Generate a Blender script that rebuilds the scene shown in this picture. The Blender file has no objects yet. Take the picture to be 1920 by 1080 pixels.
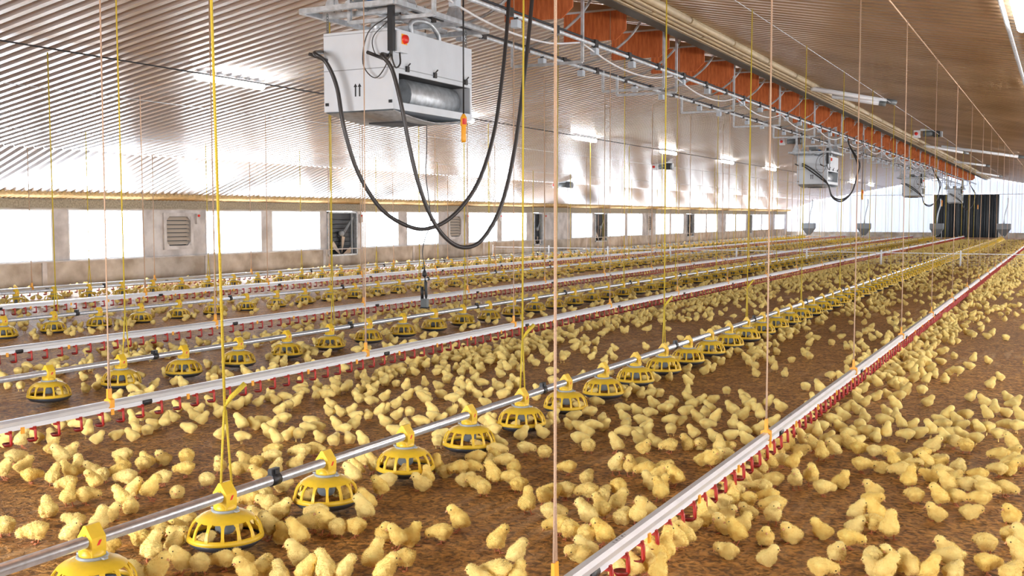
import bpy, bmesh, math, random
import numpy as np
from mathutils import Vector, Matrix, noise
random.seed(7); rng = np.random.default_rng(11)
PI = math.pi
sc = bpy.context.scene
COL = sc.collection
# ------------------------------------------------------------------ camera
HC = 1.53; F = 2000.0
YAW = math.atan(1035/math.sqrt(F*F+134*134)); PITCH = math.atan(134/F)
cam_d = bpy.data.cameras.new('camera'); cam = bpy.data.objects.new('camera', cam_d); COL.objects.link(cam)
cam.location = (0, 0, HC); cam.rotation_euler = (PI/2-PITCH, 0, YAW)
cam_d.sensor_width = 36; cam_d.lens = F/1920*36; cam_d.clip_start = .05; cam_d.clip_end = 400
sc.camera = cam
CM = cam.rotation_euler.to_matrix()
def proj(p):
    v = CM.transposed() @ (Vector(p)-Vector((0, 0, HC)))
    d = -v.z
    if d < .05: return (-9999, -9999, d)
    return (960+F*v.x/d, 540-F*v.y/d, d)
def ground(px, py, z=0.0):
    v = CM @ Vector(((px-960)/F, (540-py)/F, -1))
    t = (z-HC)/v.z
    return (v.x*t, v.y*t, z)
# ------------------------------------------------------------------ scene settings
sc.view_settings.view_transform = 'Standard'; sc.view_settings.look = 'None'
sc.view_settings.gamma = 1; sc.view_settings.use_curve_mapping = False
sc.view_settings.exposure = 1.05
sc.cycles.max_bounces = 8; sc.cycles.diffuse_bounces = 4; sc.cycles.glossy_bounces = 4
sc.cycles.transparent_max_bounces = 12; sc.cycles.transmission_bounces = 4
sc.cycles.caustics_reflective = False; sc.cycles.caustics_refractive = False
sc.cycles.sample_clamp_indirect = 6
W = bpy.data.worlds.new('overcast_sky'); sc.world = W; W.use_nodes = True
bgn = W.node_tree.nodes['Background']; bgn.inputs[0].default_value = (.95, .97, 1, 1); bgn.inputs[1].default_value = 12.0
# ------------------------------------------------------------------ materials
def mat(name, col, rough=.5, metal=0.0, noise_amt=0.0, nscale=8.0, bump=0.0, bscale=60.0, emit=None, spec=None, col2=None, sheen=0):
    m = bpy.data.materials.new(name); m.use_nodes = True
    nt = m.node_tree; b = nt.nodes['Principled BSDF']
    b.inputs['Base Color'].default_value = (*col, 1); b.inputs['Roughness'].default_value = rough; b.inputs['Metallic'].default_value = metal
    if spec is not None: b.inputs['Specular IOR Level'].default_value = spec
    if sheen: b.inputs['Sheen Weight'].default_value = sheen
    tc = nt.nodes.new('ShaderNodeTexCoord')
    if noise_amt or col2:
        n = nt.nodes.new('ShaderNodeTexNoise'); n.inputs['Scale'].default_value = nscale; n.inputs['Detail'].default_value = 5
        nt.links.new(tc.outputs['Object'], n.inputs['Vector'])
        r = nt.nodes.new('ShaderNodeValToRGB'); nt.links.new(n.outputs['Fac'], r.inputs['Fac'])
        c2 = col2 if col2 else tuple(max(0, c*(1-noise_amt)) for c in col)
        r.color_ramp.elements[0].position = .35; r.color_ramp.elements[0].color = (*c2, 1)
        r.color_ramp.elements[1].position = .65; r.color_ramp.elements[1].color = (*col, 1)
        nt.links.new(r.outputs['Color'], b.inputs['Base Color'])
    if bump:
        n2 = nt.nodes.new('ShaderNodeTexNoise'); n2.inputs['Scale'].default_value = bscale; n2.inputs['Detail'].default_value = 3
        nt.links.new(tc.outputs['Object'], n2.inputs['Vector'])
        bp = nt.nodes.new('ShaderNodeBump'); bp.inputs['Strength'].default_value = bump; bp.inputs['Distance'].default_value = .01
        nt.links.new(n2.outputs['Fac'], bp.inputs['Height']); nt.links.new(bp.outputs['Normal'], b.inputs['Normal'])
    if emit:
        b.inputs['Emission Color'].default_value = (*emit[0], 1); b.inputs['Emission Strength'].default_value = emit[1]
    return m
M = {}
M['yellow'] = mat('feeder_yellow_plastic', (.86, .55, .035), .38, noise_amt=.12, nscale=20)
M['dish'] = mat('pan_dark_plastic', (.045, .05, .06), .45)
M['cone'] = mat('feed_cone_grey', (.17, .19, .2), .4)
M['ring'] = mat('collar_grey', (.32, .35, .38), .4)
M['red'] = mat('red_mark', (.75, .03, .02), .4)
M['galv'] = mat('galvanised_tube', (.62, .66, .72), .3, .85, noise_amt=.18, nscale=30)
M['frame'] = mat('galvanised_frame', (.62, .66, .7), .45, .45, noise_amt=.3, nscale=14)
M['alu'] = mat('aluminium_rail', (.80, .82, .86), .38, .55, noise_amt=.06, nscale=9)
M['white'] = mat('white_plastic_pipe', (.82, .83, .86), .4)
M['nip'] = mat('red_drinker_plastic', (.42, .018, .010), .4)
M['cup'] = mat('dark_red_cup', (.20, .008, .006), .4)
M['orange'] = mat('orange_plastic_hook', (.95, .42, .03), .4)
M['black'] = mat('black_rubber', (.012, .013, .016), .45)
M['hose'] = mat('black_hose', (.035, .032, .032), .38)
M['cord_y'] = mat('yellow_cord', (.64, .47, .035), .7, bump=.6, bscale=200)
M['cord_w'] = mat('pale_cord', (.60, .40, .27), .8, bump=.6, bscale=200)
M['concrete'] = mat('stained_concrete', (.62, .57, .51), .85, col2=(.36, .30, .24), nscale=1.8, bump=.4, bscale=30)
M['panel'] = mat('weathered_panel', (.66, .63, .62), .5, .2, col2=(.42, .39, .38), nscale=2.5)
M['cream'] = mat('cream_tray', (.62, .50, .32), .5, noise_amt=.15, nscale=5)
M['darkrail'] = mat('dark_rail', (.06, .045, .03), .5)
M['heater'] = mat('pale_grey_painted_steel', (.72, .77, .83), .4, .05, noise_amt=.06, nscale=4)
M['inside'] = mat('dark_heater_inside', (.03, .03, .032), .6)
M['box'] = mat('grey_junction_box', (.55, .62, .7), .5)
M['curtain'] = mat('black_strip', (.004, .005, .007), .25, bump=.6, bscale=3, spec=.12)
M['beak'] = mat('chick_beak', (.72, .36, .16), .45)
M['leg'] = mat('chick_leg', (.62, .22, .10), .5)
M['eye'] = mat('chick_eye', (.01, .01, .01), .15)
M['tube'] = mat('lamp_tube', (1, 1, 1), .4, emit=((1, .97, .92), 26))
M['hopper'] = mat('hopper_grey', (.25, .27, .29), .5, .4)
M['tan'] = mat('tan_plywood', (.62, .36, .20), .6, noise_amt=.15, nscale=3)
M['vent'] = mat('vent_slats', (.58, .50, .42), .6)
M['blade'] = mat('fan_blade', (.62, .50, .40), .35, .3)
M['mesh'] = mat('bird_mesh', (.42, .38, .30), .7, noise_amt=.4, nscale=25)
M['foam'] = mat('eave_filler_cream', (.80, .55, .26), .8, noise_amt=.25, nscale=6)
M['blue'] = mat('blue_fitting', (.02, .1, .3), .4)

def ply():
    m = bpy.data.materials.new('orange_plywood'); m.use_nodes = True; nt = m.node_tree; b = nt.nodes['Principled BSDF']
    tc = nt.nodes.new('ShaderNodeTexCoord'); mp = nt.nodes.new('ShaderNodeMapping'); mp.inputs['Scale'].default_value = (18, 18, 3)
    nt.links.new(tc.outputs['Object'], mp.inputs['Vector'])
    n = nt.nodes.new('ShaderNodeTexNoise'); n.inputs['Scale'].default_value = 1.6; n.inputs['Detail'].default_value = 6
    nt.links.new(mp.outputs['Vector'], n.inputs['Vector'])
    r = nt.nodes.new('ShaderNodeValToRGB'); nt.links.new(n.outputs['Fac'], r.inputs['Fac'])
    r.color_ramp.elements[0].position = .3; r.color_ramp.elements[0].color = (.50, .10, .02, 1)
    r.color_ramp.elements[1].position = .7; r.color_ramp.elements[1].color = (.78, .22, .06, 1)
    nt.links.new(r.outputs['Color'], b.inputs['Base Color']); b.inputs['Roughness'].default_value = .55
    return m
M['ply'] = ply()

def fluff():
    m = bpy.data.materials.new('chick_down'); m.use_nodes = True; nt = m.node_tree; b = nt.nodes['Principled BSDF']
    tc = nt.nodes.new('ShaderNodeTexCoord'); n = nt.nodes.new('ShaderNodeTexNoise'); n.inputs['Scale'].default_value = 28; n.inputs['Detail'].default_value = 3
    nt.links.new(tc.outputs['Object'], n.inputs['Vector'])
    oi = nt.nodes.new('ShaderNodeObjectInfo')
    r = nt.nodes.new('ShaderNodeValToRGB'); nt.links.new(n.outputs['Fac'], r.inputs['Fac'])
    r.color_ramp.elements[0].position = .32; r.color_ramp.elements[0].color = (.86, .55, .12, 1)
    r.color_ramp.elements[1].position = .66; r.color_ramp.elements[1].color = (.96, .75, .23, 1)
    mx = nt.nodes.new('ShaderNodeMix'); mx.data_type = 'RGBA'; mx.inputs['B'].default_value = (.97, .84, .42, 1)
    mt = nt.nodes.new('ShaderNodeMath'); mt.operation = 'MULTIPLY'; mt.inputs[1].default_value = .5
    nt.links.new(oi.outputs['Random'], mt.inputs[0]); nt.links.new(mt.outputs[0], mx.inputs['Factor'])
    nt.links.new(r.outputs['Color'], mx.inputs['A']); nt.links.new(mx.outputs['Result'], b.inputs['Base Color'])
    b.inputs['Roughness'].default_value = .9; b.inputs['Specular IOR Level'].default_value = .1
    b.inputs['Sheen Weight'].default_value = .35; b.inputs['Sheen Roughness'].default_value = .5; b.inputs['Sheen Tint'].default_value = (1, .93, .7, 1)
    return m
M['fluff'] = fluff()

def litter():
    m = bpy.data.materials.new('brown_litter'); m.use_nodes = True; nt = m.node_tree; b = nt.nodes['Principled BSDF']; L = nt.links
    tc = nt.nodes.new('ShaderNodeTexCoord')
    def nz(scale, det=6, dist=0, mapsc=None):
        n = nt.nodes.new('ShaderNodeTexNoise'); n.inputs['Scale'].default_value = scale; n.inputs['Detail'].default_value = det; n.inputs['Distortion'].default_value = dist
        if mapsc:
            mp = nt.nodes.new('ShaderNodeMapping'); mp.inputs['Scale'].default_value = mapsc; L.new(tc.outputs['Object'], mp.inputs['Vector']); L.new(mp.outputs['Vector'], n.inputs['Vector'])
        else: L.new(tc.outputs['Object'], n.inputs['Vector'])
        return n
    def ramp(src, p0, c0, p1, c1):
        r = nt.nodes.new('ShaderNodeValToRGB'); L.new(src, r.inputs['Fac'])
        r.color_ramp.elements[0].position = p0; r.color_ramp.elements[0].color = c0
        r.color_ramp.elements[1].position = p1; r.color_ramp.elements[1].color = c1
        return r
    big = nz(.55, 4, .4); fine = nz(30, 6, .8); mid = nz(7, 5, .5); strk = nz(3, 5, .3, (4.5, .45, 1)); vor = nt.nodes.new('ShaderNodeTexVoronoi'); vor.inputs['Scale'].default_value = 55
    L.new(tc.outputs['Object'], vor.inputs['Vector'])
    base = ramp(mid.outputs['Fac'], .32, (.33, .140, .034, 1), .7, (.66, .34, .10, 1))
    finer = ramp(fine.outputs['Fac'], .38, (.16, .11, .08, 1), .60, (1.35, 1.35, 1.25, 1))
    mul = nt.nodes.new('ShaderNodeMix'); mul.data_type = 'RGBA'; mul.blend_type = 'MULTIPLY'; mul.inputs['Factor'].default_value = .8
    L.new(base.outputs['Color'], mul.inputs['A']); L.new(finer.outputs['Color'], mul.inputs['B'])
    # pale straw patches and lengthwise streaks
    pm = nt.nodes.new('ShaderNodeMath'); pm.operation = 'MULTIPLY'
    bigr = ramp(big.outputs['Fac'], .48, (0, 0, 0, 1), .66, (1, 1, 1, 1)); sr = ramp(strk.outputs['Fac'], .50, (0, 0, 0, 1), .66, (1, 1, 1, 1))
    L.new(bigr.outputs['Color'], pm.inputs[0]); L.new(sr.outputs['Color'], pm.inputs[1])
    pm2 = nt.nodes.new('ShaderNodeMath'); pm2.operation = 'MULTIPLY'; pm2.inputs[1].default_value = .75; L.new(pm.outputs[0], pm2.inputs[0])
    mix = nt.nodes.new('ShaderNodeMix'); mix.data_type = 'RGBA'; L.new(pm2.outputs[0], mix.inputs['Factor'])
    L.new(mul.outputs['Result'], mix.inputs['A']); mix.inputs['B'].default_value = (.66, .42, .22, 1)
    # scattered pale chips
    chip = ramp(vor.outputs['Distance'], .0, (1, 1, 1, 1), .13, (0, 0, 0, 1))
    gate = ramp(nz(17, 2).outputs['Fac'], .55, (0, 0, 0, 1), .6, (1, 1, 1, 1))
    cm = nt.nodes.new('ShaderNodeMath'); cm.operation = 'MULTIPLY'; L.new(chip.outputs['Color'], cm.inputs[0]); L.new(gate.outputs['Color'], cm.inputs[1])
    mix2 = nt.nodes.new('ShaderNodeMix'); mix2.data_type = 'RGBA'; L.new(cm.outputs[0], mix2.inputs['Factor']); L.new(mix.outputs['Result'], mix2.inputs['A']); mix2.inputs['B'].default_value = (.75, .55, .33, 1)
    L.new(mix2.outputs['Result'], b.inputs['Base Color'])
    b.inputs['Roughness'].default_value = .58; b.inputs['Specular IOR Level'].default_value = .5
    bp = nt.nodes.new('ShaderNodeBump'); bp.inputs['Strength'].default_value = .9; bp.inputs['Distance'].default_value = .02
    ad = nt.nodes.new('ShaderNodeMath'); ad.operation = 'ADD'; L.new(fine.outputs['Fac'], ad.inputs[0]); L.new(mid.outputs['Fac'], ad.inputs[1])
    L.new(ad.outputs[0], bp.inputs['Height']); L.new(bp.outputs['Normal'], b.inputs['Normal'])
    return m
M['litter'] = litter()

def sheet(name, c1, c2, rough, mtl):
    m = bpy.data.materials.new(name); m.use_nodes = True; nt = m.node_tree; b = nt.nodes['Principled BSDF']; L = nt.links
    tc = nt.nodes.new('ShaderNodeTexCoord'); n = nt.nodes.new('ShaderNodeTexNoise'); n.inputs['Scale'].default_value = .7; n.inputs['Detail'].default_value = 5
    L.new(tc.outputs['Object'], n.inputs['Vector'])
    r = nt.nodes.new('ShaderNodeValToRGB'); L.new(n.outputs['Fac'], r.inputs['Fac'])
    r.color_ramp.elements[0].position = .35; r.color_ramp.elements[0].color = (*c2, 1); r.color_ramp.elements[1].position = .6; r.color_ramp.elements[1].color = (*c1, 1)
    L.new(r.outputs['Color'], b.inputs['Base Color']); b.inputs['Metallic'].default_value = mtl; b.inputs['Roughness'].default_value = rough
    return m
M['ceil'] = sheet('corrugated_metal_ceiling', (.90, .89, .92), (.84, .79, .78), .27, .66)
M['ceil_r_reflect'] = sheet('corrugated_metal_ceiling_brown_reflection', (.62, .46, .31), (.46, .32, .20), .30, .70)  # same metal as the left; brown reflection of the litter put into base colour

def backwall():
    m = bpy.data.materials.new('translucent_sheet'); m.use_nodes = True; nt = m.node_tree
    b = nt.nodes['Principled BSDF']; b.inputs['Base Color'].default_value = (.62, .64, .70, 1); b.inputs['Roughness'].default_value = .4
    t = nt.nodes.new('ShaderNodeBsdfTranslucent'); t.inputs['Color'].default_value = (.30, .34, .42, 1)
    mx = nt.nodes.new('ShaderNodeMixShader'); mx.inputs[0].default_value = .09
    nt.links.new(b.outputs[0], mx.inputs[1]); nt.links.new(t.outputs[0], mx.inputs[2]); nt.links.new(mx.outputs[0], nt.nodes['Material Output'].inputs[0])
    return m
M['back'] = backwall()
def pane():
    m = bpy.data.materials.new('window_pane'); m.use_nodes = True; nt = m.node_tree
    t = nt.nodes.new('ShaderNodeBsdfTransparent'); t.inputs['Color'].default_value = (.93, .97, 1, 1)
    g = nt.nodes.new('ShaderNodeBsdfGlossy'); g.inputs['Roughness'].default_value = .05
    mx = nt.nodes.new('ShaderNodeMixShader'); mx.inputs[0].default_value = .05
    nt.links.new(t.outputs[0], mx.inputs[1]); nt.links.new(g.outputs[0], mx.inputs[2]); nt.links.new(mx.outputs[0], nt.nodes['Material Output'].inputs[0])
    return m
M['pane'] = pane()

# ------------------------------------------------------------------ mesh builder
class MB:
    def __init__(s): s.v = []; s.f = []; s.m = []; s.sm = []
    def add(s, vs, fs, mi=0, smooth=False):
        o = len(s.v); s.v += [tuple(v) for v in vs]; s.f += [tuple(o+i for i in f) for f in fs]; s.m += [mi]*len(fs); s.sm += [smooth]*len(fs); return s
    def box(s, x0, x1, y0, y1, z0, z1, mi=0):
        return s.add([(x0, y0, z0), (x1, y0, z0), (x1, y1, z0), (x0, y1, z0), (x0, y0, z1), (x1, y0, z1), (x1, y1, z1), (x0, y1, z1)],
                     [(0, 3, 2, 1), (4, 5, 6, 7), (0, 1, 5, 4), (1, 2, 6, 5), (2, 3, 7, 6), (3, 0, 4, 7)], mi)
    def bar(s, a, b, w, h=None, mi=0):
        h = h or w; a = Vector(a); b = Vector(b); d = (b-a).normalized()
        up = Vector((0, 0, 1)) if abs(d.z) < .95 else Vector((0, 1, 0))
        u = d.cross(up).normalized()*w/2; v = u.cross(d).normalized()*h/2
        vs = [a-u-v, a+u-v, a+u+v, a-u+v, b-u-v, b+u-v, b+u+v, b-u+v]
        return s.add(vs, [(0, 1, 2, 3), (7, 6, 5, 4), (0, 4, 5, 1), (1, 5, 6, 2), (2, 6, 7, 3), (3, 7, 4, 0)], mi)
    def tube(s, pts, r, n=8, mi=0, caps=True, closed=False):
        pts = [Vector(p) for p in pts]; rs = r if isinstance(r, (list, tuple)) else [r]*len(pts)
        o = len(s.v); K = len(pts); u = None
        for i, p in enumerate(pts):
            d = (pts[min(i+1, K-1)]-pts[max(i-1, 0)])
            if closed: d = pts[(i+1) % K]-pts[(i-1) % K]
            d.normalize()
            if u is None:
                up = Vector((0, 0, 1)) if abs(d.z) < .9 else Vector((1, 0, 0)); u = d.cross(up).normalized()
            else: u = (u-d*u.dot(d)).normalized()
            w = d.cross(u)
            for k in range(n):
                a = 2*PI*k/n; q = p+u*math.cos(a)*rs[i]+w*math.sin(a)*rs[i]; s.v.append(tuple(q))
        for i in range(K if closed else K-1):
            j = (i+1) % K
            for k in range(n):
                s.f.append((o+i*n+k, o+i*n+(k+1) % n, o+j*n+(k+1) % n, o+j*n+k)); s.m.append(mi); s.sm.append(True)
        if caps and not closed:
            s.f.append(tuple(o+k for k in range(n))[::-1]); s.m.append(mi); s.sm.append(False)
            s.f.append(tuple(o+(K-1)*n+k for k in range(n))); s.m.append(mi); s.sm.append(False)
        return s
    def lathe(s, prof, n=24, c=(0, 0, 0), mi=0, smooth=True):
        o = len(s.v)
        for r, z in prof:
            for k in range(n):
                a = 2*PI*k/n; s.v.append((c[0]+r*math.cos(a), c[1]+r*math.sin(a), c[2]+z))
        for i in range(len(prof)-1):
            for k in range(n):
                s.f.append((o+i*n+k, o+i*n+(k+1) % n, o+(i+1)*n+(k+1) % n, o+(i+1)*n+k)); s.m.append(mi); s.sm.append(smooth)
        return s
    def prism(s, poly, y0, y1, mi=0):   # poly in (x,z)
        n = len(poly); vs = [(x, y0, z) for x, z in poly]+[(x, y1, z) for x, z in poly]
        fs = [tuple(range(n)), tuple(range(2*n-1, n-1, -1))]+[(i, n+i, n+(i+1) % n, (i+1) % n) for i in range(n)]
        return s.add(vs, fs, mi)
    def mesh(s, name, mats):
        me = bpy.data.meshes.new(name); me.from_pydata(s.v, [], s.f)
        for m in (mats if isinstance(mats, (list, tuple)) else [mats]): me.materials.append(m)
        me.polygons.foreach_set('material_index', s.m); me.polygons.foreach_set('use_smooth', s.sm)
        me.update(); return me
    def build(s, name, mats, parent=None, loc=None):
        o = bpy.data.objects.new(name, s.mesh(name, mats)); COL.objects.link(o)
        if parent: o.parent = parent
        if loc: o.location = loc
        return o
def bez(pts, n=8):   # catmull-rom
    P = [Vector(p) for p in pts]; P = [P[0]*2-P[1]]+P+[P[-1]*2-P[-2]]; out = []
    for i in range(1, len(P)-2):
        for k in range(n):
            t = k/n; a, b, c, d = P[i-1:i+3]
            out.append(.5*((2*b)+(-a+c)*t+(2*a-5*b+4*c-d)*t*t+(-a+3*b-3*c+d)*t**3))
    out.append(P[-2]); return out
def tag(o, label, cat, group=None, kind=None):
    o['label'] = label; o['category'] = cat
    if group: o['group'] = group
    if kind: o['kind'] = kind
    return o
def empty(name, loc=(0, 0, 0), rz=0):
    o = bpy.data.objects.new(name, None); COL.objects.link(o); o.location = loc; o.rotation_euler = (0, 0, rz); o.empty_display_size = .1; return o
def struct(o, label=None):
    o['kind'] = 'structure'
    if label: o['label'] = label; 
    return o
KIDS = {}
def dup(root, loc, rz=None):
    r = root.copy(); COL.objects.link(r); r.location = loc
    if rz is not None: r.rotation_euler = (0, 0, rz)
    for ch in root.children:
        c = ch.copy(); COL.objects.link(c); c.parent = r
        for g in ch.children:
            d = g.copy(); COL.objects.link(d); d.parent = c
    return r
_o = ['', 'first', 'second', 'third', 'fourth', 'fifth', 'sixth', 'seventh', 'eighth', 'ninth', 'tenth', 'eleventh', 'twelfth', 'thirteenth', 'fourteenth', 'fifteenth', 'sixteenth', 'seventeenth', 'eighteenth', 'nineteenth']
_t = {2: 'twent', 3: 'thirt', 4: 'fort', 5: 'fift', 6: 'sixt', 7: 'sevent', 8: 'eight', 9: 'ninet'}
def ordn(n):
    if n < 20: return _o[n]
    t, u = divmod(n, 10)
    return _t[t]+'ieth' if u == 0 else _t[t]+'y-'+_o[u]

# ------------------------------------------------------------------ the building  (X = -L)
WL = 19.5; KL = 17.18; RL = 6.6; LEND = -6.3; Y0 = -3.0; Y1 = 85.1
def ceil_h(L):       # height over floor
    if L > KL: return HC+1.28-(L-KL)*.377
    if L >= RL: return HC+4.29-.175*L
    return HC+4.29-.175*RL-.189*(RL-L)
def corr(name, La, Lb, mt, depth=.05, pitch=.215, sub=1):
    prof = [(0, 0), (.40, 0), (.52, 1), (.88, 1)]
    ys = []; k = 0
    while Y0+k*pitch < Y1:
        for a, d in prof: ys.append((Y0+(k+a)*pitch, d*depth))
        k += 1
    ys.append((Y0+k*pitch, 0))
    mb = MB(); vs = []; fs = []
    Ls = [La+(Lb-La)*i/sub for i in range(sub+1)]
    for y, d in ys:
        for L in Ls: vs.append((-L, min(y, Y1), ceil_h(L if L != KL or La < KL else KL)+d))
    n = len(Ls)
    for i in range(len(ys)-1):
        for j in range(sub): fs.append((i*n+j, (i+1)*n+j, (i+1)*n+j+1, i*n+j+1))
    mb.add(vs, fs); return mb.build(name, mt)
struct(corr('ceiling_haunch', KL+.0001, WL, M['ceil']), 'steeper corrugated ceiling strip above the left windows').name = 'ceiling'
struct(corr('ceiling', RL, KL, M['ceil']))
struct(corr('ceiling', LEND, RL, M['ceil_r_reflect']))
fl = MB().add([(-WL-.3, Y0-6, 0), (-LEND+.3, Y0-6, 0), (-LEND+.3, Y1+.3, 0), (-WL-.3, Y1+.3, 0)], [(0, 1, 2, 3)]).build('floor', M['litter']); struct(fl)

# windows along the left wall from pixel edges in the photograph frame
def wy(x): return (43894.5/(1995-x)-8.93)/.8865
SILL = .564; WTOP = 1.69; EAVE = 1.935
wins = [(-95, -25), (-22, 97), (127, 268), (385, 490), (509, 600), (677, 747), (762, 822), (878, 932), (940, 987), (1072, 1110), (1139, 1172), (1176, 1204), (1229, 1255), (1258, 1281), (1302, 1323), (1325.5, 1345), (1361, 1378), (1380.5, 1398), (1411, 1427), (1429, 1442), (1453, 1470)]
wins = [(wy(a), wy(b)) for a, b in wins]
fans = [(613, 668), (1000, 1016), (1115, 1137), (1287, 1300), (1402, 1409)]
fans = [(wy(a), wy(b)) for a, b in fans]
vents = [(305, 360), (840, 865), (1213, 1221)]; vents = [(wy(a), wy(b)) for a, b in vents]
FZ0, FZ1 = .34, 1.68
w = MB(); TH = .16; x0, x1 = -WL-TH, -WL
w.box(x0, x1, Y0, Y1, WTOP, EAVE+.12)
ops = sorted([(a, b, 'w') for a, b in wins]+[(a, b, 'f') for a, b in fans]+[(a, b, 'v') for a, b in vents])
cur = Y0
for a, b, k in ops:
    w.box(x0, x1, cur, a, SILL, WTOP, 1); cur = b
    if k == 'v': w.box(x0, x1, a, b, SILL, .72, 1); w.box(x0, x1, a, b, 1.62, WTOP, 1)
w.box(x0, x1, cur, Y1, SILL, WTOP, 1)
cur = Y0
for a, b in fans: w.box(x0, x1+.03, cur, a, 0, SILL); w.box(x0, x1+.03, a, b, 0, FZ0); cur = b
w.box(x0, x1+.03, cur, Y1, 0, SILL)
y = 1.0
while y < Y1:
    w.box(x1+.02, x1+.05, y, y+.12, 0, SILL, 1); y += 4.9
struct(w.build('wall_left', [M['concrete'], M['panel']]), 'left wall with a stained concrete base and grey piers between windows')
for i, (a, b) in enumerate(wins):
    f = MB()
    for (ya, yb, za, zb) in ((a, b, SILL, SILL+.03), (a, b, WTOP-.03, WTOP), (a, a+.035, SILL+.03, WTOP-.03), (b-.035, b, SILL+.03, WTOP-.03)):
        f.box(-WL-.1, -WL+.012, ya, yb, za, zb)
    fo = f.build('window_%d' % (i+1), M['white']); struct(fo)
    MB().box(-WL-.07, -WL-.064, a+.035, b-.035, SILL+.03, WTOP-.03).build('pane', M['pane'], fo)
sl = MB().box(-WL, -WL+.06, Y0, Y1, SILL-.03, SILL+.0)
sl.build('trim_1', M['panel'])['kind'] = 'structure'
# eave filler: scalloped cream strip, mesh strip under it
e = MB(); y = Y0
while y < Y1:
    e.tube([(-WL+.0, y+.1, EAVE+.02), (-WL+.33, y+.1, EAVE+.10)], .052, 6); y += .125 if y < 50 else .25
struct(e.build('trim_2', M['foam']), 'cream scalloped filler strip along the eave')
struct(MB().box(-WL+.001, -WL+.02, Y0, Y1, WTOP+.03, EAVE-.03).build('trim_3', M['mesh']), 'bird mesh strip above the left windows')

def fanthing(a, b, i):
    cy = (a+b)/2; wd = b-a; zc = (FZ0+FZ1)/2
    t = empty('exhaust_fan', (-WL, cy, FZ0)); h = FZ1-FZ0
    tag(t, ['black exhaust fan with brown blades in the wall opening beside the concrete pier', '' ][0] if False else '%s exhaust fan from the left set low in the left wall' % ordn(i+1), 'fan', 'exhaust fans in the left wall')
    f = MB()
    for bx in ((-wd/2, -wd/2+.05, 0, h), (wd/2-.05, wd/2, 0, h), (-wd/2, wd/2, 0, .05), (-wd/2, wd/2, h-.05, h)): f.box(-.1, .05, *bx)
    f.build('frame', M['frame'], t)
    s = MB()
    for k in range(9): z = .1+k*(h-.15)/9; s.bar((-.13, -wd/2+.05, z), (-.13, wd/2-.05, z), .02, .15)
    s.box(-.16, -.14, -wd/2, wd/2, 0, h); s.build('shutter_light_block', M['dish'], t)  # solid dark panel added behind the fan to block daylight through the opening
    s = MB().lathe([(0, .06), (.07, .06), (.09, .02), (.09, -.04), (0, -.04)], 14)
    ho = s.build('hub', M['ring'], t); ho.location = (-.03, 0, h/2); ho.rotation_euler = (0, PI/2, 0)
    for k in range(6):
        a_ = k*PI/3+.35; r1 = min(wd, h)*.44
        bl = MB(); c, s_ = math.cos(a_), math.sin(a_); px, pz = -s_, c
        vs = []
        for rr, hw, tw in ((.08, .045, .03), (r1*.6, .085, .025), (r1, .10, .015)):
            for sg in (-1, 1): vs.append((-.03+sg*tw, c*rr+px*hw*sg, s_*rr+pz*hw*sg)); 
        vs2 = [(x+.006, y, z) for x, y, z in vs]
        bl.add(vs+vs2, [(0, 1, 3, 2), (2, 3, 5, 4), (6, 8, 9, 7), (8, 10, 11, 9), (0, 2, 8, 6), (2, 4, 10, 8), (1, 7, 9, 3), (3, 9, 11, 5), (4, 5, 11, 10), (0, 6, 7, 1)])
        bl.build('blade', M['blade'], t)
    m = MB()
    for k in range(3): m.bar((0.02, wd*.38, h*.9-k*.03), (.0, wd*.05, h*(.55-k*.04)), .014)
    m.bar((.03, wd*.3, .05), (.03, wd*.3, h-.05), .04)
    m.build('belt_and_strut', M['ring'], t)
for i, (a, b) in enumerate(fans): fanthing(a, b, i)
for i, (a, b) in enumerate(vents):
    t = empty('wall_vent', (-WL, (a+b)/2, .72)); wd = b-a
    tag(t, ['slatted cream air inlet vent between the second and third windows from left', 'slatted cream vent near the middle of the left wall, behind the hose loops', 'small far slatted vent between distant windows of the left wall'][i], 'vent', 'slatted vents in the left wall')
    f = MB()
    for bx in ((-wd/2, -wd/2+.09, 0, .9), (wd/2-.09, wd/2, 0, .9), (-wd/2+.09, wd/2-.09, 0, .09), (-wd/2+.09, wd/2-.09, .81, .9)): f.box(-.1, .04, *bx)
    for sy, sz in ((-1, 0), (1, 0), (-1, 1), (1, 1)):
        yy = sy*(wd/2-.09); zz = .09 if sz == 0 else .81; dz = .1 if sz == 0 else -.1
        f.add([(.03, yy, zz), (.03, yy-sy*.1, zz), (.03, yy, zz+dz), (-.05, yy, zz), (-.05, yy-sy*.1, zz), (-.05, yy, zz+dz)], [(0, 1, 2), (3, 5, 4), (1, 4, 5, 2)])
    f.build('frame', M['panel'], t)
    for k in range(7):
        z = .12+k*.1
        if k == 0: MB().box(-.12, -.10, -wd/2+.05, wd/2-.05, .05, .85).build('leak_backing', M['dish'], t)  # dark plate added behind the slats to stop daylight leaking through
        MB().add([(.0, -wd/2+.09, z), (.0, wd/2-.09, z), (-.06, wd/2-.09, z+.080), (-.06, -wd/2+.09, z+.080), (-.01, -wd/2+.09, z), (-.01, wd/2-.09, z), (-.07, wd/2-.09, z+.080), (-.07, -wd/2+.09, z+.080)],
                 [(0, 1, 2, 3), (7, 6, 5, 4), (0, 4, 5, 1), (3, 2, 6, 7), (0, 3, 7, 4), (1, 5, 6, 2)]).build('slat', M['vent'], t)
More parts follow.
